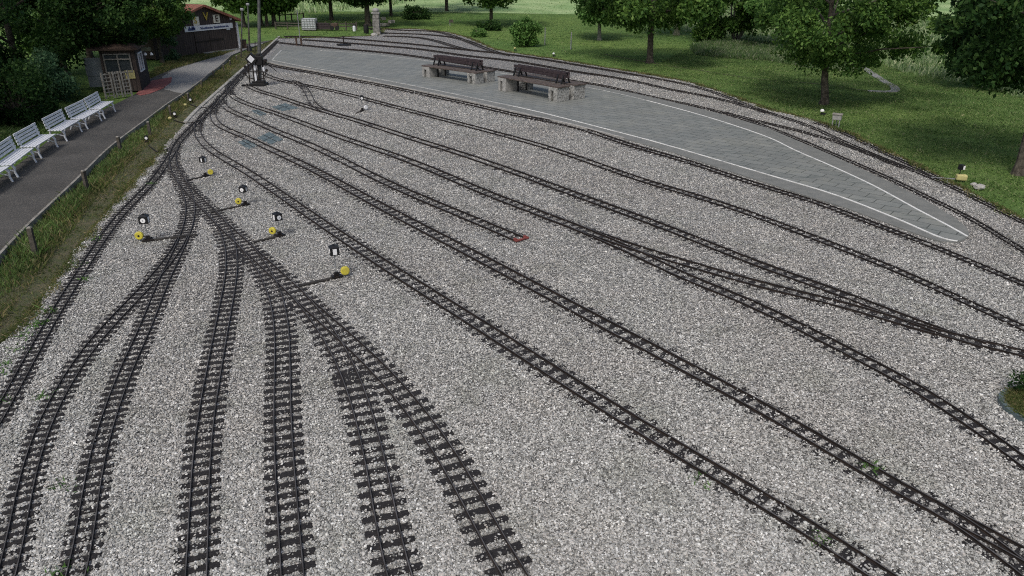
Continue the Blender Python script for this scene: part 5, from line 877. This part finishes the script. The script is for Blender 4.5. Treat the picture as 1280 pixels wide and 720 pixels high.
# pair of red-brown posts by the crossing
for p, lab in (((371,57),'left one of two short reddish posts at the far tip of the platform'),((377,57),'right one of two short reddish posts at the far tip of the platform')):
    b = at(*p); t = empty('short_post', b, 0, lab, 'post', 'short reddish posts'); MB().box((0,0,.2),(.09,.09,.4)).build('shaft', M['brown_wood'], t); MB().box((0,0,.42),(.12,.12,.05)).build('cap', M['roof_brown'], t)
# white liquid tank in its cage
b = at(387.5,37); t = empty('caged_tank', b, R(4), 'white plastic liquid tank in a metal grid cage on the far lawn', 'tank'); W_, D_, H_ = 1.0, .8, .78
MB().box((0,0,.43),(W_-.06,D_-.06,.68)).build('tank', M['ibc_plastic'], t, .05); MB().box((0,0,.045),(W_,D_,.09)).build('pallet', M['galv'], t)
cg = MB()
for k in range(6): x = -W_/2+W_*k/5; cg.bar((x,-D_/2,.09),(x,-D_/2,H_),.022); cg.bar((x,D_/2,.09),(x,D_/2,H_),.022)
for k in range(5): y_ = -D_/2+D_*k/4; cg.bar((-W_/2,y_,.09),(-W_/2,y_,H_),.02); cg.bar((W_/2,y_,.09),(W_/2,y_,H_),.02)
for k in range(5):
    z_ = .14+k*.155
    for y_ in (-D_/2,D_/2): cg.bar((-W_/2,y_*1.02,z_),(W_/2,y_*1.02,z_),.022)
    for x in (-W_/2,W_/2): cg.bar((x*1.02,-D_/2,z_),(x*1.02,D_/2,z_),.022)
cg.build('cage', M['galv'], t)
# low timber fence of the far garden
def fence(pts, h_, lab, rails=(.25,.42), step=1.0, m_='post_wood'):
    P = [at(*p) for p in pts]; t = empty('timber_fence', P[0], 0, lab, 'fence'); o0 = P[0]
    rl = MB(); 
    for i in range(len(P)-1):
        a, b_ = P[i]-o0, P[i+1]-o0; n = max(1, int((b_-a).length/step))
        for z_ in rails: rl.bar(a+Vector((0,0,z_)), b_+Vector((0,0,z_)), .05, .07)
        for k in range(n+(1 if i == len(P)-2 else 0)): q = a.lerp(b_, k/n); MB().box((q.x,q.y-.03,h_/2),(.09,.09,h_+random.uniform(-.04,.06))).build('post', M[m_], t)
    rl.build('rail', M[m_], t)
fence([(396,36),(420,37.5),(446,37.5)], .55, 'low dark timber fence between the white tank and the black barrel', step=.7)
fence([(345,36),(360,36.5),(379,37)], .5, 'low dark timber fence left of the white tank', step=.8)
fence([(350,27),(365,26),(380,25)], .6, 'short row of stakes with a rail far behind on the bright meadow', (.5,), .6)
# heap of planks and garden things by the fence
b = at(404,37); t = empty('plank_stack', b, 0, 'stack of dark planks lying right of the white tank', 'plank stack')
for k in range(4): MB().box((.1*math.sin(k),0,.08+k*.11),(1.3-.12*k,.35,.09), .03*k).build('plank', M['back_wood'], t)
b = at(419,37.5); t = empty('rusty_machine', b, 0, 'reddish brown garden machine standing at the far timber fence', 'machine')
MB().box((0,0,.32),(.5,.3,.3)).build('body', M['roof_brown'], t, .04); MB().bar((.1,0,.4),(.42,0,.72),.05).bar((-.2,0,.4),(-.3,0,.66),.05).build('handle', M['iron'], t)
for x in (-.18,.2): MB().disc((x,-.18,.15),(0,1,0),.15,.06,14).build('wheel', M['black'], t)
b = at(443,39); t = empty('milk_churn', b, 0, 'small white and black container at the right end of the far fence', 'container'); MB().tube([(0,0,0),(0,0,.3),(0,0,.38)], [.11,.11,.07], 10).build('body', M['bench_white'], t); MB().box((.02,0,.42),(.24,.14,.08)).build('lid', M['black'], t)
b = at(458,41.5); t = empty('barrel', b, 0, 'dark blue-black barrel left of the stone gate pillar', 'barrel'); MB().tube([(0,0,0),(0,0,.26),(0,0,.56)], [.17,.19,.17], 14).build('body', M['black'], t); MB().tube([(0,0,.56),(0,0,.59)], [.18,.17], 14).build('lid', M['iron'], t)
# stone pillar with a round lamp
b = at(471.5,43); t = empty('gate_pillar', b, 0, 'tall stone gate pillar with a round pale lamp on top, left of the back tracks', 'pillar')
st = MB()
for k in range(8): st.box((random.uniform(-.02,.02),0,.10+k*.17),(.44+random.uniform(-.03,.03),.42,.165), random.uniform(-.04,.04))
st.build('shaft', M['stone_wall'], t, .015); MB().box((0,0,1.40),(.56,.54,.07)).build('coping', M['concrete'], t); MB().tube([(0,0,1.43),(0,0,1.46),(0,0,1.56),(0,0,1.66),(0,0,1.70)], [.08,.19,.25,.19,.06], 14).build('lamp_globe', M['concrete'], t, smooth=True)
b = at(469,45.5); rock((468,45), .2, 'pale boulder lying at the foot of the stone gate pillar')
b = at(484,33); t = empty('rubble_heap', b, 0, 'pale heap of stone blocks right of the gate pillar', 'stone heap')
for k in range(7): MB().box((random.uniform(-.4,.4),random.uniform(-.2,.2),.12+.22*(k//3)),(.34,.3,.22), random.uniform(0,1)).build('block', M['stone_wall'], t, .03)
# ------------------------------------------------------------------ vegetation
def leaf_cloud(centers, radii, n, size, squash=.8, droop=.35):
    """n leaves as bent rhombi scattered through clumps"""
    k = rng.integers(0, len(centers), n); c = centers[k]; r = radii[k][:, None]
    d = rng.normal(0, 1, (n,3)); d /= np.linalg.norm(d, axis=1)[:, None]; rad = rng.random((n,1))**.45
    p = c + d*rad*r*np.array([1,1,squash])
    u = rng.normal(0, 1, (n,3)); u[:,2] -= droop*2*rng.random(n); u /= np.linalg.norm(u, axis=1)[:, None]
    w_ = np.cross(u, rng.normal(0, 1, (n,3)) + np.array([0,0,1.2])); w_ /= np.linalg.norm(w_, axis=1)[:, None]+1e-9
    s = (size*rng.uniform(.65, 1.3, n))[:, None]
    a = p; b = p+u*s*.5+w_*s*.30; c2 = p+u*s; d2 = p+u*s*.5-w_*s*.30
    v = np.stack([a,b,c2,d2], 1).reshape(-1,3); f = np.arange(4*n).reshape(-1,4); return v, f
def tree(name, loc, label, H, crown_r, z0, trunk_r, nleaf, leaf, mt='leaf_mid', lean=(0,0), bark='bark', clumps=70, clump_r=.62, stems=1, cat='tree', group=None, seed=1, oval=1.0, skirt=.5, cdir=(0,0)):
    """z0: lowest foliage height"""
    r_ = np.random.default_rng(seed); t = empty(name, loc, 0, label, cat, group)
    top = Vector((lean[0], lean[1], H*.8)); cc = np.array([lean[0]+cdir[0], lean[1]+cdir[1], (z0+H)/2]); hz = (H-z0)/2
    ph = r_.uniform(0, 2*np.pi, clumps); cz = np.clip(r_.uniform(-1, 1, clumps) - skirt*r_.random(clumps)*.6, -1, 1); rr = np.sqrt(np.clip(1-cz**2*.85, .1, 1))*r_.uniform(.45, 1.0, clumps)*np.where(r_.random(clumps) < .18, 1.18, 1)
    lob = 1+.16*np.sin(ph*3+seed)+.1*np.sin(ph*5+seed*2)
    ce = np.stack([np.cos(ph)*rr*crown_r*lob, np.sin(ph)*rr*crown_r*oval*lob, cz*hz*.92], -1)+cc; cr_ = clump_r*r_.uniform(.42, 1.4, clumps)
    v, f = leaf_cloud(ce, cr_, nleaf, leaf); npmesh('crown', v, f, M[mt], t)
    tk = MB(); hb = max(.3, z0)
    for s_ in range(stems):
        a = 2*math.pi*s_/stems; sx_ = 0 if stems == 1 else math.cos(a)*.12; sy_ = 0 if stems == 1 else math.sin(a)*.12; e_ = Vector((sx_*6, sy_*6, 0)) if stems > 1 else Vector()
        p = [Vector((sx_*.6, sy_*.6, -.05)), Vector((sx_, sy_, hb*.12)), Vector((sx_+top.x*.25, sy_+top.y*.25, hb*.55))+e_*.3, Vector((top.x*.5, top.y*.5, hb*1.2))+e_*.7, Vector((top.x*.75, top.y*.75, H*.6))+e_, top+e_]
        tk.tube(p, [trunk_r*1.45, trunk_r*1.05, trunk_r*.92, trunk_r*.8, trunk_r*.5, trunk_r*.15], 10)
    tk.build('trunk', M[bark], t)
    lb = MB(); order = np.argsort(ce[:,2])[::max(1, clumps//16)]
    for i in order:
        q = Vector(ce[i]); h0 = min(max(hb*1.05, q.z-.9), H*.7); k_ = h0/(H*.8); st = Vector((top.x*min(1,k_), top.y*min(1,k_), h0)); mid = st.lerp(q, .5)+Vector((0,0,.12))
        lb.tube([st, mid, q], [trunk_r*.35, trunk_r*.2, trunk_r*.06], 6)
    lb.build('branches', M[bark], t); return t
# --- right side trees
tree('broadleaf_tree', at(1030,129), 'dark broadleaved tree with straight trunk, second from the right beside the outer tracks', 6.2, 3.9, 1.50, .135, 46000, .135, 'leaf_mid', (-.45,.2), clumps=110, clump_r=.62, seed=3, skirt=.8, cdir=(.9,0))
tree('broadleaf_tree', at(1273,216), 'dark tree cut by the right edge of the picture, thick trunk in shade', 6.2, 2.6, 2.05, .12, 40000, .125, 'leaf_dark', (-.1,.1), clumps=130, clump_r=.5, seed=4, skirt=.8, cdir=(.1,.5))
tree('broadleaf_tree', at(1243,110), 'dark leafy tree behind the right edge tree, foliage hanging down to the meadow', 5.4, 2.3, .85, .12, 28000, .13, 'leaf_mid', (0,0), clumps=90, clump_r=.5, seed=5, skirt=.9, cdir=(-.5,-.3))
tree('broadleaf_tree', at(812,77.5), 'broadleaved tree in the middle of the lawn with thick dark trunk', 6.0, 4.2, 2.05, .165, 34000, .20, 'leaf_mid', (-.2,0), clumps=95, clump_r=.75, seed=6, skirt=.7)
tree('broadleaf_tree', at(845.5,43), 'tree with moss green trunk right behind the middle lawn tree', 7.0, 3.6, 2.2, .19, 15000, .28, 'leaf_mid', (-.2,0), 'mossy', clumps=60, clump_r=.85, seed=7)
tree('slender_tree', at(749,49.5), 'slim tree with pale greyish trunk left of the middle lawn tree', 6.0, 2.3, 1.35, .13, 11000, .24, 'leaf_light', (-.1,0), 'bark_pale', clumps=55, clump_r=.62, seed=8, skirt=.9)
tree('multi_stem_tree', at(920,53), 'low tree with several pale stems spreading from the ground beside the flowering grass', 5.5, 3.1, .95, .075, 17000, .23, 'leaf_mid', (0,0), 'bark_pale', clumps=65, clump_r=.7, stems=5, seed=9, skirt=.9)
tree('shrub', at(882,51), 'dark dense shrub left of the tree with several stems', 2.3, 1.0, .1, .08, 5000, .2, 'leaf_mid', clumps=24, clump_r=.5, cat='shrub', seed=10)
tree('broadleaf_tree', at(985,61), 'broad tree behind the flowering grass, crown low over the slope', 6.2, 3.6, 1.75, .12, 15000, .22, 'leaf_light', (0,0), clumps=60, clump_r=.7, seed=11, skirt=.9)
# --- left wall of trees and bushes
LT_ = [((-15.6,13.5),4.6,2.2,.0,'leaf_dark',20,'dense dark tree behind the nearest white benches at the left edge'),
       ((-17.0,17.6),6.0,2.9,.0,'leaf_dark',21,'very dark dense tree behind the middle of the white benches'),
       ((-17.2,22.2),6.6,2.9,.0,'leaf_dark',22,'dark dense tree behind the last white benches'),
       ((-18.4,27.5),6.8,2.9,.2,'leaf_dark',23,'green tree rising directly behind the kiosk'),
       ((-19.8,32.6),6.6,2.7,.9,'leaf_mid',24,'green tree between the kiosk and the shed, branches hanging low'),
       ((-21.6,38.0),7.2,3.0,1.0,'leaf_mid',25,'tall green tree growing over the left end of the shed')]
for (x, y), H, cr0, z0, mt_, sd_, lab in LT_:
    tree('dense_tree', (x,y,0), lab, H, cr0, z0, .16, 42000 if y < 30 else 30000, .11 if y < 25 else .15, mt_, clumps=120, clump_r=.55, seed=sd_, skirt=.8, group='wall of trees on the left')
tree('overhanging_tree', (-17.2,30.3,0), 'young green tree whose branches hang over the kiosk roof', 4.6, 2.1, 1.85, .10, 34000, .13, 'leaf_dark', clumps=100, clump_r=.45, seed=31, skirt=.9, cdir=(1.75,-1.5))
tree('overhanging_tree', at(203,77), 'green tree hiding the left half of the shed roof', 4.3, 1.75, 1.45, .09, 26000, .14, 'leaf_mid', clumps=80, clump_r=.45, seed=36, skirt=.9, cdir=(.25,-.4))
tree('shrub', (-15.0,17.4,0), 'dark shrub right behind the white benches near the left edge', 1.5, 1.0, .0, .05, 9000, .10, 'leaf_dark', clumps=30, clump_r=.42, cat='shrub', seed=32, oval=1.9)
tree('shrub', (-15.3,22.2,0), 'dark shrub behind the fourth and fifth white benches', 1.7, 1.0, .0, .05, 9000, .10, 'leaf_dark', clumps=30, clump_r=.42, cat='shrub', seed=33, oval=1.9)
tree('shrub', (-16.6,25.9,0), 'bluish green shrub left of the kiosk beside its grey side panel', 1.7, .95, .0, .05, 8000, .11, 'leaf_blue', clumps=26, clump_r=.42, cat='shrub', seed=34)
tree('shrub', at(214,75), 'bluish green shrub at the left end of the shed front', 1.2, .35, .0, .03, 1500, .11, 'leaf_blue', clumps=8, clump_r=.28, cat='shrub', seed=35)
# --- trees behind shed and along the far lawn
far = [((343,31),6.6,3.0,1.25,.17,'leaf_mid','far tree left of the white tank, second trunk right of the signal mast'),((414.5,24.5),6.6,4.0,1.75,.16,'leaf_mid','far tree rising directly behind the planks and fence'),
       ((460,32),6.5,3.4,1.85,.22,'leaf_dark','far tree with the thickest trunk, just left of the stone gate pillar'),((489,20.5),7,4.6,1.9,.14,'leaf_mid','far tree with a thin trunk right of the stone gate pillar'),
       ((558.5,16.5),7.8,5.6,2.1,.17,'leaf_dark','far tree standing alone on the bright meadow above the small dark sign'),((614,32),6.8,3.7,1.75,.15,'leaf_mid','tree with bushy foot left of the round green bush'),
       ((305,33),6.6,2.8,1.3,.16,'leaf_mid','tree just right behind the shed roof'),((327,31),6.6,2.4,1.4,.12,'leaf_mid','left one of two thin trunks just right of the signal mast'),((334,32),6.6,2.2,1.4,.12,'leaf_mid','right one of two thin trunks just right of the signal mast')]
for i, (p, H, cr0, z0, tr_, mt_, lab) in enumerate(far):
    tree('broadleaf_tree', at(*p), lab, H, cr0, z0, tr_, 15000, .27, mt_, clumps=80, clump_r=.72, seed=50+i, skirt=.7)
tree('dome_shrub', at(517,24), 'dark dome shaped shrub on the bright far meadow', .95, 1.05, .0, .05, 5000, .16, 'leaf_dark', clumps=30, clump_r=.42, cat='shrub', seed=70, skirt=0)
tree('round_bush', at(655,57), 'round pale green bush behind the benches beside two stakes', 1.55, .80, .0, .05, 8000, .15, 'leaf_light', clumps=30, clump_r=.36, cat='bush', seed=71, skirt=.7, oval=.7)
tree('shrub', at(612,37), 'low dark bush at the foot of the tree left of the round bush', .55, .9, .0, .03, 3000, .15, 'leaf_dark', clumps=18, clump_r=.3, cat='bush', seed=72)
tree('shrub', at(596,45), 'low grass-green bush at the edge of the shadowed lawn beyond the back tracks', .4, .9, .0, .03, 2500, .13, 'leaf_light', clumps=14, clump_r=.25, cat='bush', seed=73)
tree('shrub', at(1277,492), 'small leggy plant in the round bed at the right edge', .3, .16, .05, .006, 260, .05, 'leaf_dark', clumps=8, clump_r=.09, cat='plant', seed=74)
# --- grass blades
def blades(name, poly, n, h, wd, mt, dens_y=None, zfun=None, exclude=(), hvar=.5, lean=.5, xy=None, power=1.0):
    if xy is None:
        a = np.array([(p[0], p[1]) for p in poly]); x0, x1, y0, y1 = a[:,0].min(), a[:,0].max(), a[:,1].min(), a[:,1].max()
        x = rng.uniform(x0, x1, n); y = y0+(y1-y0)*rng.random(n)**power; ok = inpoly(x, y, poly)
        for e in exclude: ok &= ~inpoly(x, y, e)
        x, y = x[ok], y[ok]
    else: x, y = xy
    n = len(x); z = (zfun(x, y) if zfun else np.full(n, -.03)); hh = h*rng.uniform(1-hvar, 1+hvar, n)*(.55+.9*(.5+.5*np.sin(x*2.1+np.sin(y*1.7)*1.4)*np.sin(y*1.9+x)))
    ph = rng.uniform(0, 2*np.pi, n); w_ = wd*rng.uniform(.6,1.3,n); lx, ly = rng.normal(0, lean, n)*hh, rng.normal(0, lean, n)*hh
    dx, dy = np.cos(ph)*w_/2, np.sin(ph)*w_/2
    v = np.stack([np.stack([x-dx,y-dy,z],-1), np.stack([x+dx,y+dy,z],-1), np.stack([x+lx*.4+dx*.5,y+ly*.4+dy*.5,z+hh*.6],-1), np.stack([x+lx,y+ly,z+hh],-1)], 1).reshape(-1,3)
    b = np.arange(n)*4; f = np.concatenate([np.stack([b,b+1,b+2],-1), np.stack([b,b+2,b+3],-1)]); return tag(npmesh(name, v, f, M[mt]), kind='stuff')
# verge: tall and straggly near the timber edging, thin towards the ballast
vx = VERGE; VE = P2([(-110,470),(0,329),(35,292),(68,260),(100,229),(140,189),(185,154),(211,134),(232,120),(249,107),(261,97),(275,86),(292,72),(300,78),(285,92),(262,112),(238,131),(218,148),(196,172),(160,205),(120,248),(72,312),(35,362),(-5,415),(-110,535)])
blades('verge_grass', VE, 220000, .10, .012, 'verge', zfun=lambda x,y: np.full(len(x),-.02), lean=.45)
blades('verge_grass', VERGE, 190000, .05, .012, 'verge', zfun=lambda x,y: np.full(len(x),-.02), lean=.8)
GR = P2([(100,231),(140,191),(185,156),(205,142),(196,160),(165,190),(135,215),(105,252),(70,298),(20,360),(-10,380),(0,335),(40,294),(72,262)])
blades('tall_verge_grass', GR, 52000, .13, .011, 'grass', zfun=lambda x,y: np.full(len(x),-.02), lean=.3)
bedp = [Vector((p[0],p[1],0)) for p in bed]
blades('bed_grass', bedp, 26000, .05, .012, 'verge', zfun=lambda x,y: np.full(len(x),.025), lean=.6)
# lawn near the tracks on the right, coarser blades further off
LAWN = P2([(345,45),(400,45),(465,43.5),(478,35),(520,35.5),(560,39.5),(588,45.5),(622,60.5),(642,64.5),(700,73.5),(800,89.5),(860,100.5),(900,112),(960,134),(1018,147),(1068,166),(1140,201),(1180,221),(1230,247),(1280,272),(1345,303),(1420,220),(1400,60),(1300,0),(200,0),(200,40)])
blades('lawn_grass', LAWN, 420000, .05, .05, 'grass', power=1.3, zfun=lambda x,y: terrain_h(x,y)-.005, lean=.8)
NL = P2([(800,90),(860,101),(900,112.5),(960,134.5),(1018,147.5),(1068,166.5),(1140,201.5),(1180,221.5),(1230,247.5),(1280,272.5),(1345,303),(1420,220),(1380,90),(1100,80),(860,60)])
blades('lawn_grass', NL, 330000, .045, .028, 'grass', zfun=lambda x,y: np.full(len(x),-.055), lean=.8)
LP_ = P2([(188,98),(215,86.5),(250,76.5),(298,62.5),(219,72),(205,80),(185,92)]); blades('verge_grass', LP_, 22000, .09, .03, 'verge', zfun=lambda x,y: np.full(len(x),-.05), lean=.5)
UB = [Vector(p+(0,)) for p in ((-12.6,13),(-13.2,17),(-14,22),(-15,27),(-17,27),(-19,20),(-19,13))]; blades('undergrowth', UB, 60000, .10, .03, 'grass', zfun=lambda x,y: np.full(len(x),-.05), lean=.6)
# flowering tall grass on the slope
FL = P2([(862,60),(880,52),(905,53),(950,57),(1000,66),(1070,76),(1075,90),(1010,84),(965,76),(905,72),(870,68)])
blades('flowering_grass', FL, 60000, .20, .03, 'flowers', zfun=terrain_h, lean=.3)
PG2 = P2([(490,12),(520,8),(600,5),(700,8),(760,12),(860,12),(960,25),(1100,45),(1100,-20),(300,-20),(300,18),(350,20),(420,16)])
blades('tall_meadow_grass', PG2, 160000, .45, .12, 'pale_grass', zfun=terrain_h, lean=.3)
# ragged edge where the lawn creeps into the ballast
ed_ = []
bl_ = P2([(345,48),(400,47),(470,44.5),(480,36),(520,36),(560,40),(585,46.5),(620,61.5),(640,65.5),(700,74.5),(800,91),(860,102),(900,114),(960,136),(1018,150),(1065,168),(1140,203),(1180,223),(1230,249),(1280,274.5),(1345,306)])
for i in range(len(bl_)-1):
    a, b_ = bl_[i], bl_[i+1]; L__ = (b_-a).length; k = int(L__*420); u_ = rng.random(k); w_ = np.abs(rng.normal(0, .09, k))*(.3+1.2*np.abs(np.sin(u_*L__*2.3+i))); dv = (b_-a).normalized(); nn = Vector((dv.y, -dv.x, 0))
    ed_.append(np.stack([a.x+(b_.x-a.x)*u_+nn.x*(w_-.03), a.y+(b_.y-a.y)*u_+nn.y*(w_-.03)], -1))
ed_ = np.concatenate(ed_); blades('edge_grass', None, 0, .05, .03, 'verge', zfun=lambda x,y: np.full(len(x),-.005), lean=.7, xy=(ed_[:,0], ed_[:,1]))
vb_ = P2([(0,430),(25,406),(62,363),(100,307),(140,257),(175,218),(205,184)]); ed_ = []
for i in range(len(vb_)-1):
    a, b_ = vb_[i], vb_[i+1]; L__ = (b_-a).length; k = int(L__*700); u_ = rng.random(k); w_ = np.abs(rng.normal(0, .07, k))*(.2+1.3*np.abs(np.sin(u_*L__*2.9+i))); dv = (b_-a).normalized(); nn = Vector((dv.y, -dv.x, 0))
    ed_.append(np.stack([a.x+(b_.x-a.x)*u_+nn.x*(w_-.04), a.y+(b_.y-a.y)*u_+nn.y*(w_-.04)], -1))
ed_ = np.concatenate(ed_); blades('edge_grass', None, 0, .04, .014, 'verge', zfun=lambda x,y: np.full(len(x),-.002), lean=.8, xy=(ed_[:,0], ed_[:,1]))
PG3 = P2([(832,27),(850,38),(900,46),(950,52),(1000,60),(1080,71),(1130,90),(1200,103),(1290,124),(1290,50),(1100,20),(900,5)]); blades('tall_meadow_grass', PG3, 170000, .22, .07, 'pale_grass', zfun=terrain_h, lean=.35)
# weeds in the ballast along the verge and between rails
WP = np.concatenate([np.stack([rng.normal(0,.07,24)+at(a,b_).x, rng.normal(0,.06,24)+at(a,b_).y],-1) for a, b_ in ((45,408),(50,404),(10,455),(5,465),(3,500),(62,390),(98,330),(57,497),(75,610),(75,718),(1089,587),(1025,676),(880,604),(190,230),(30,420),(120,300),(20,440),(110,350))])
blades('weeds', None, 0, .035, .022, 'leaf_light', zfun=lambda x,y: np.full(len(x),.008), lean=1.0, xy=(WP[:,0], WP[:,1]))
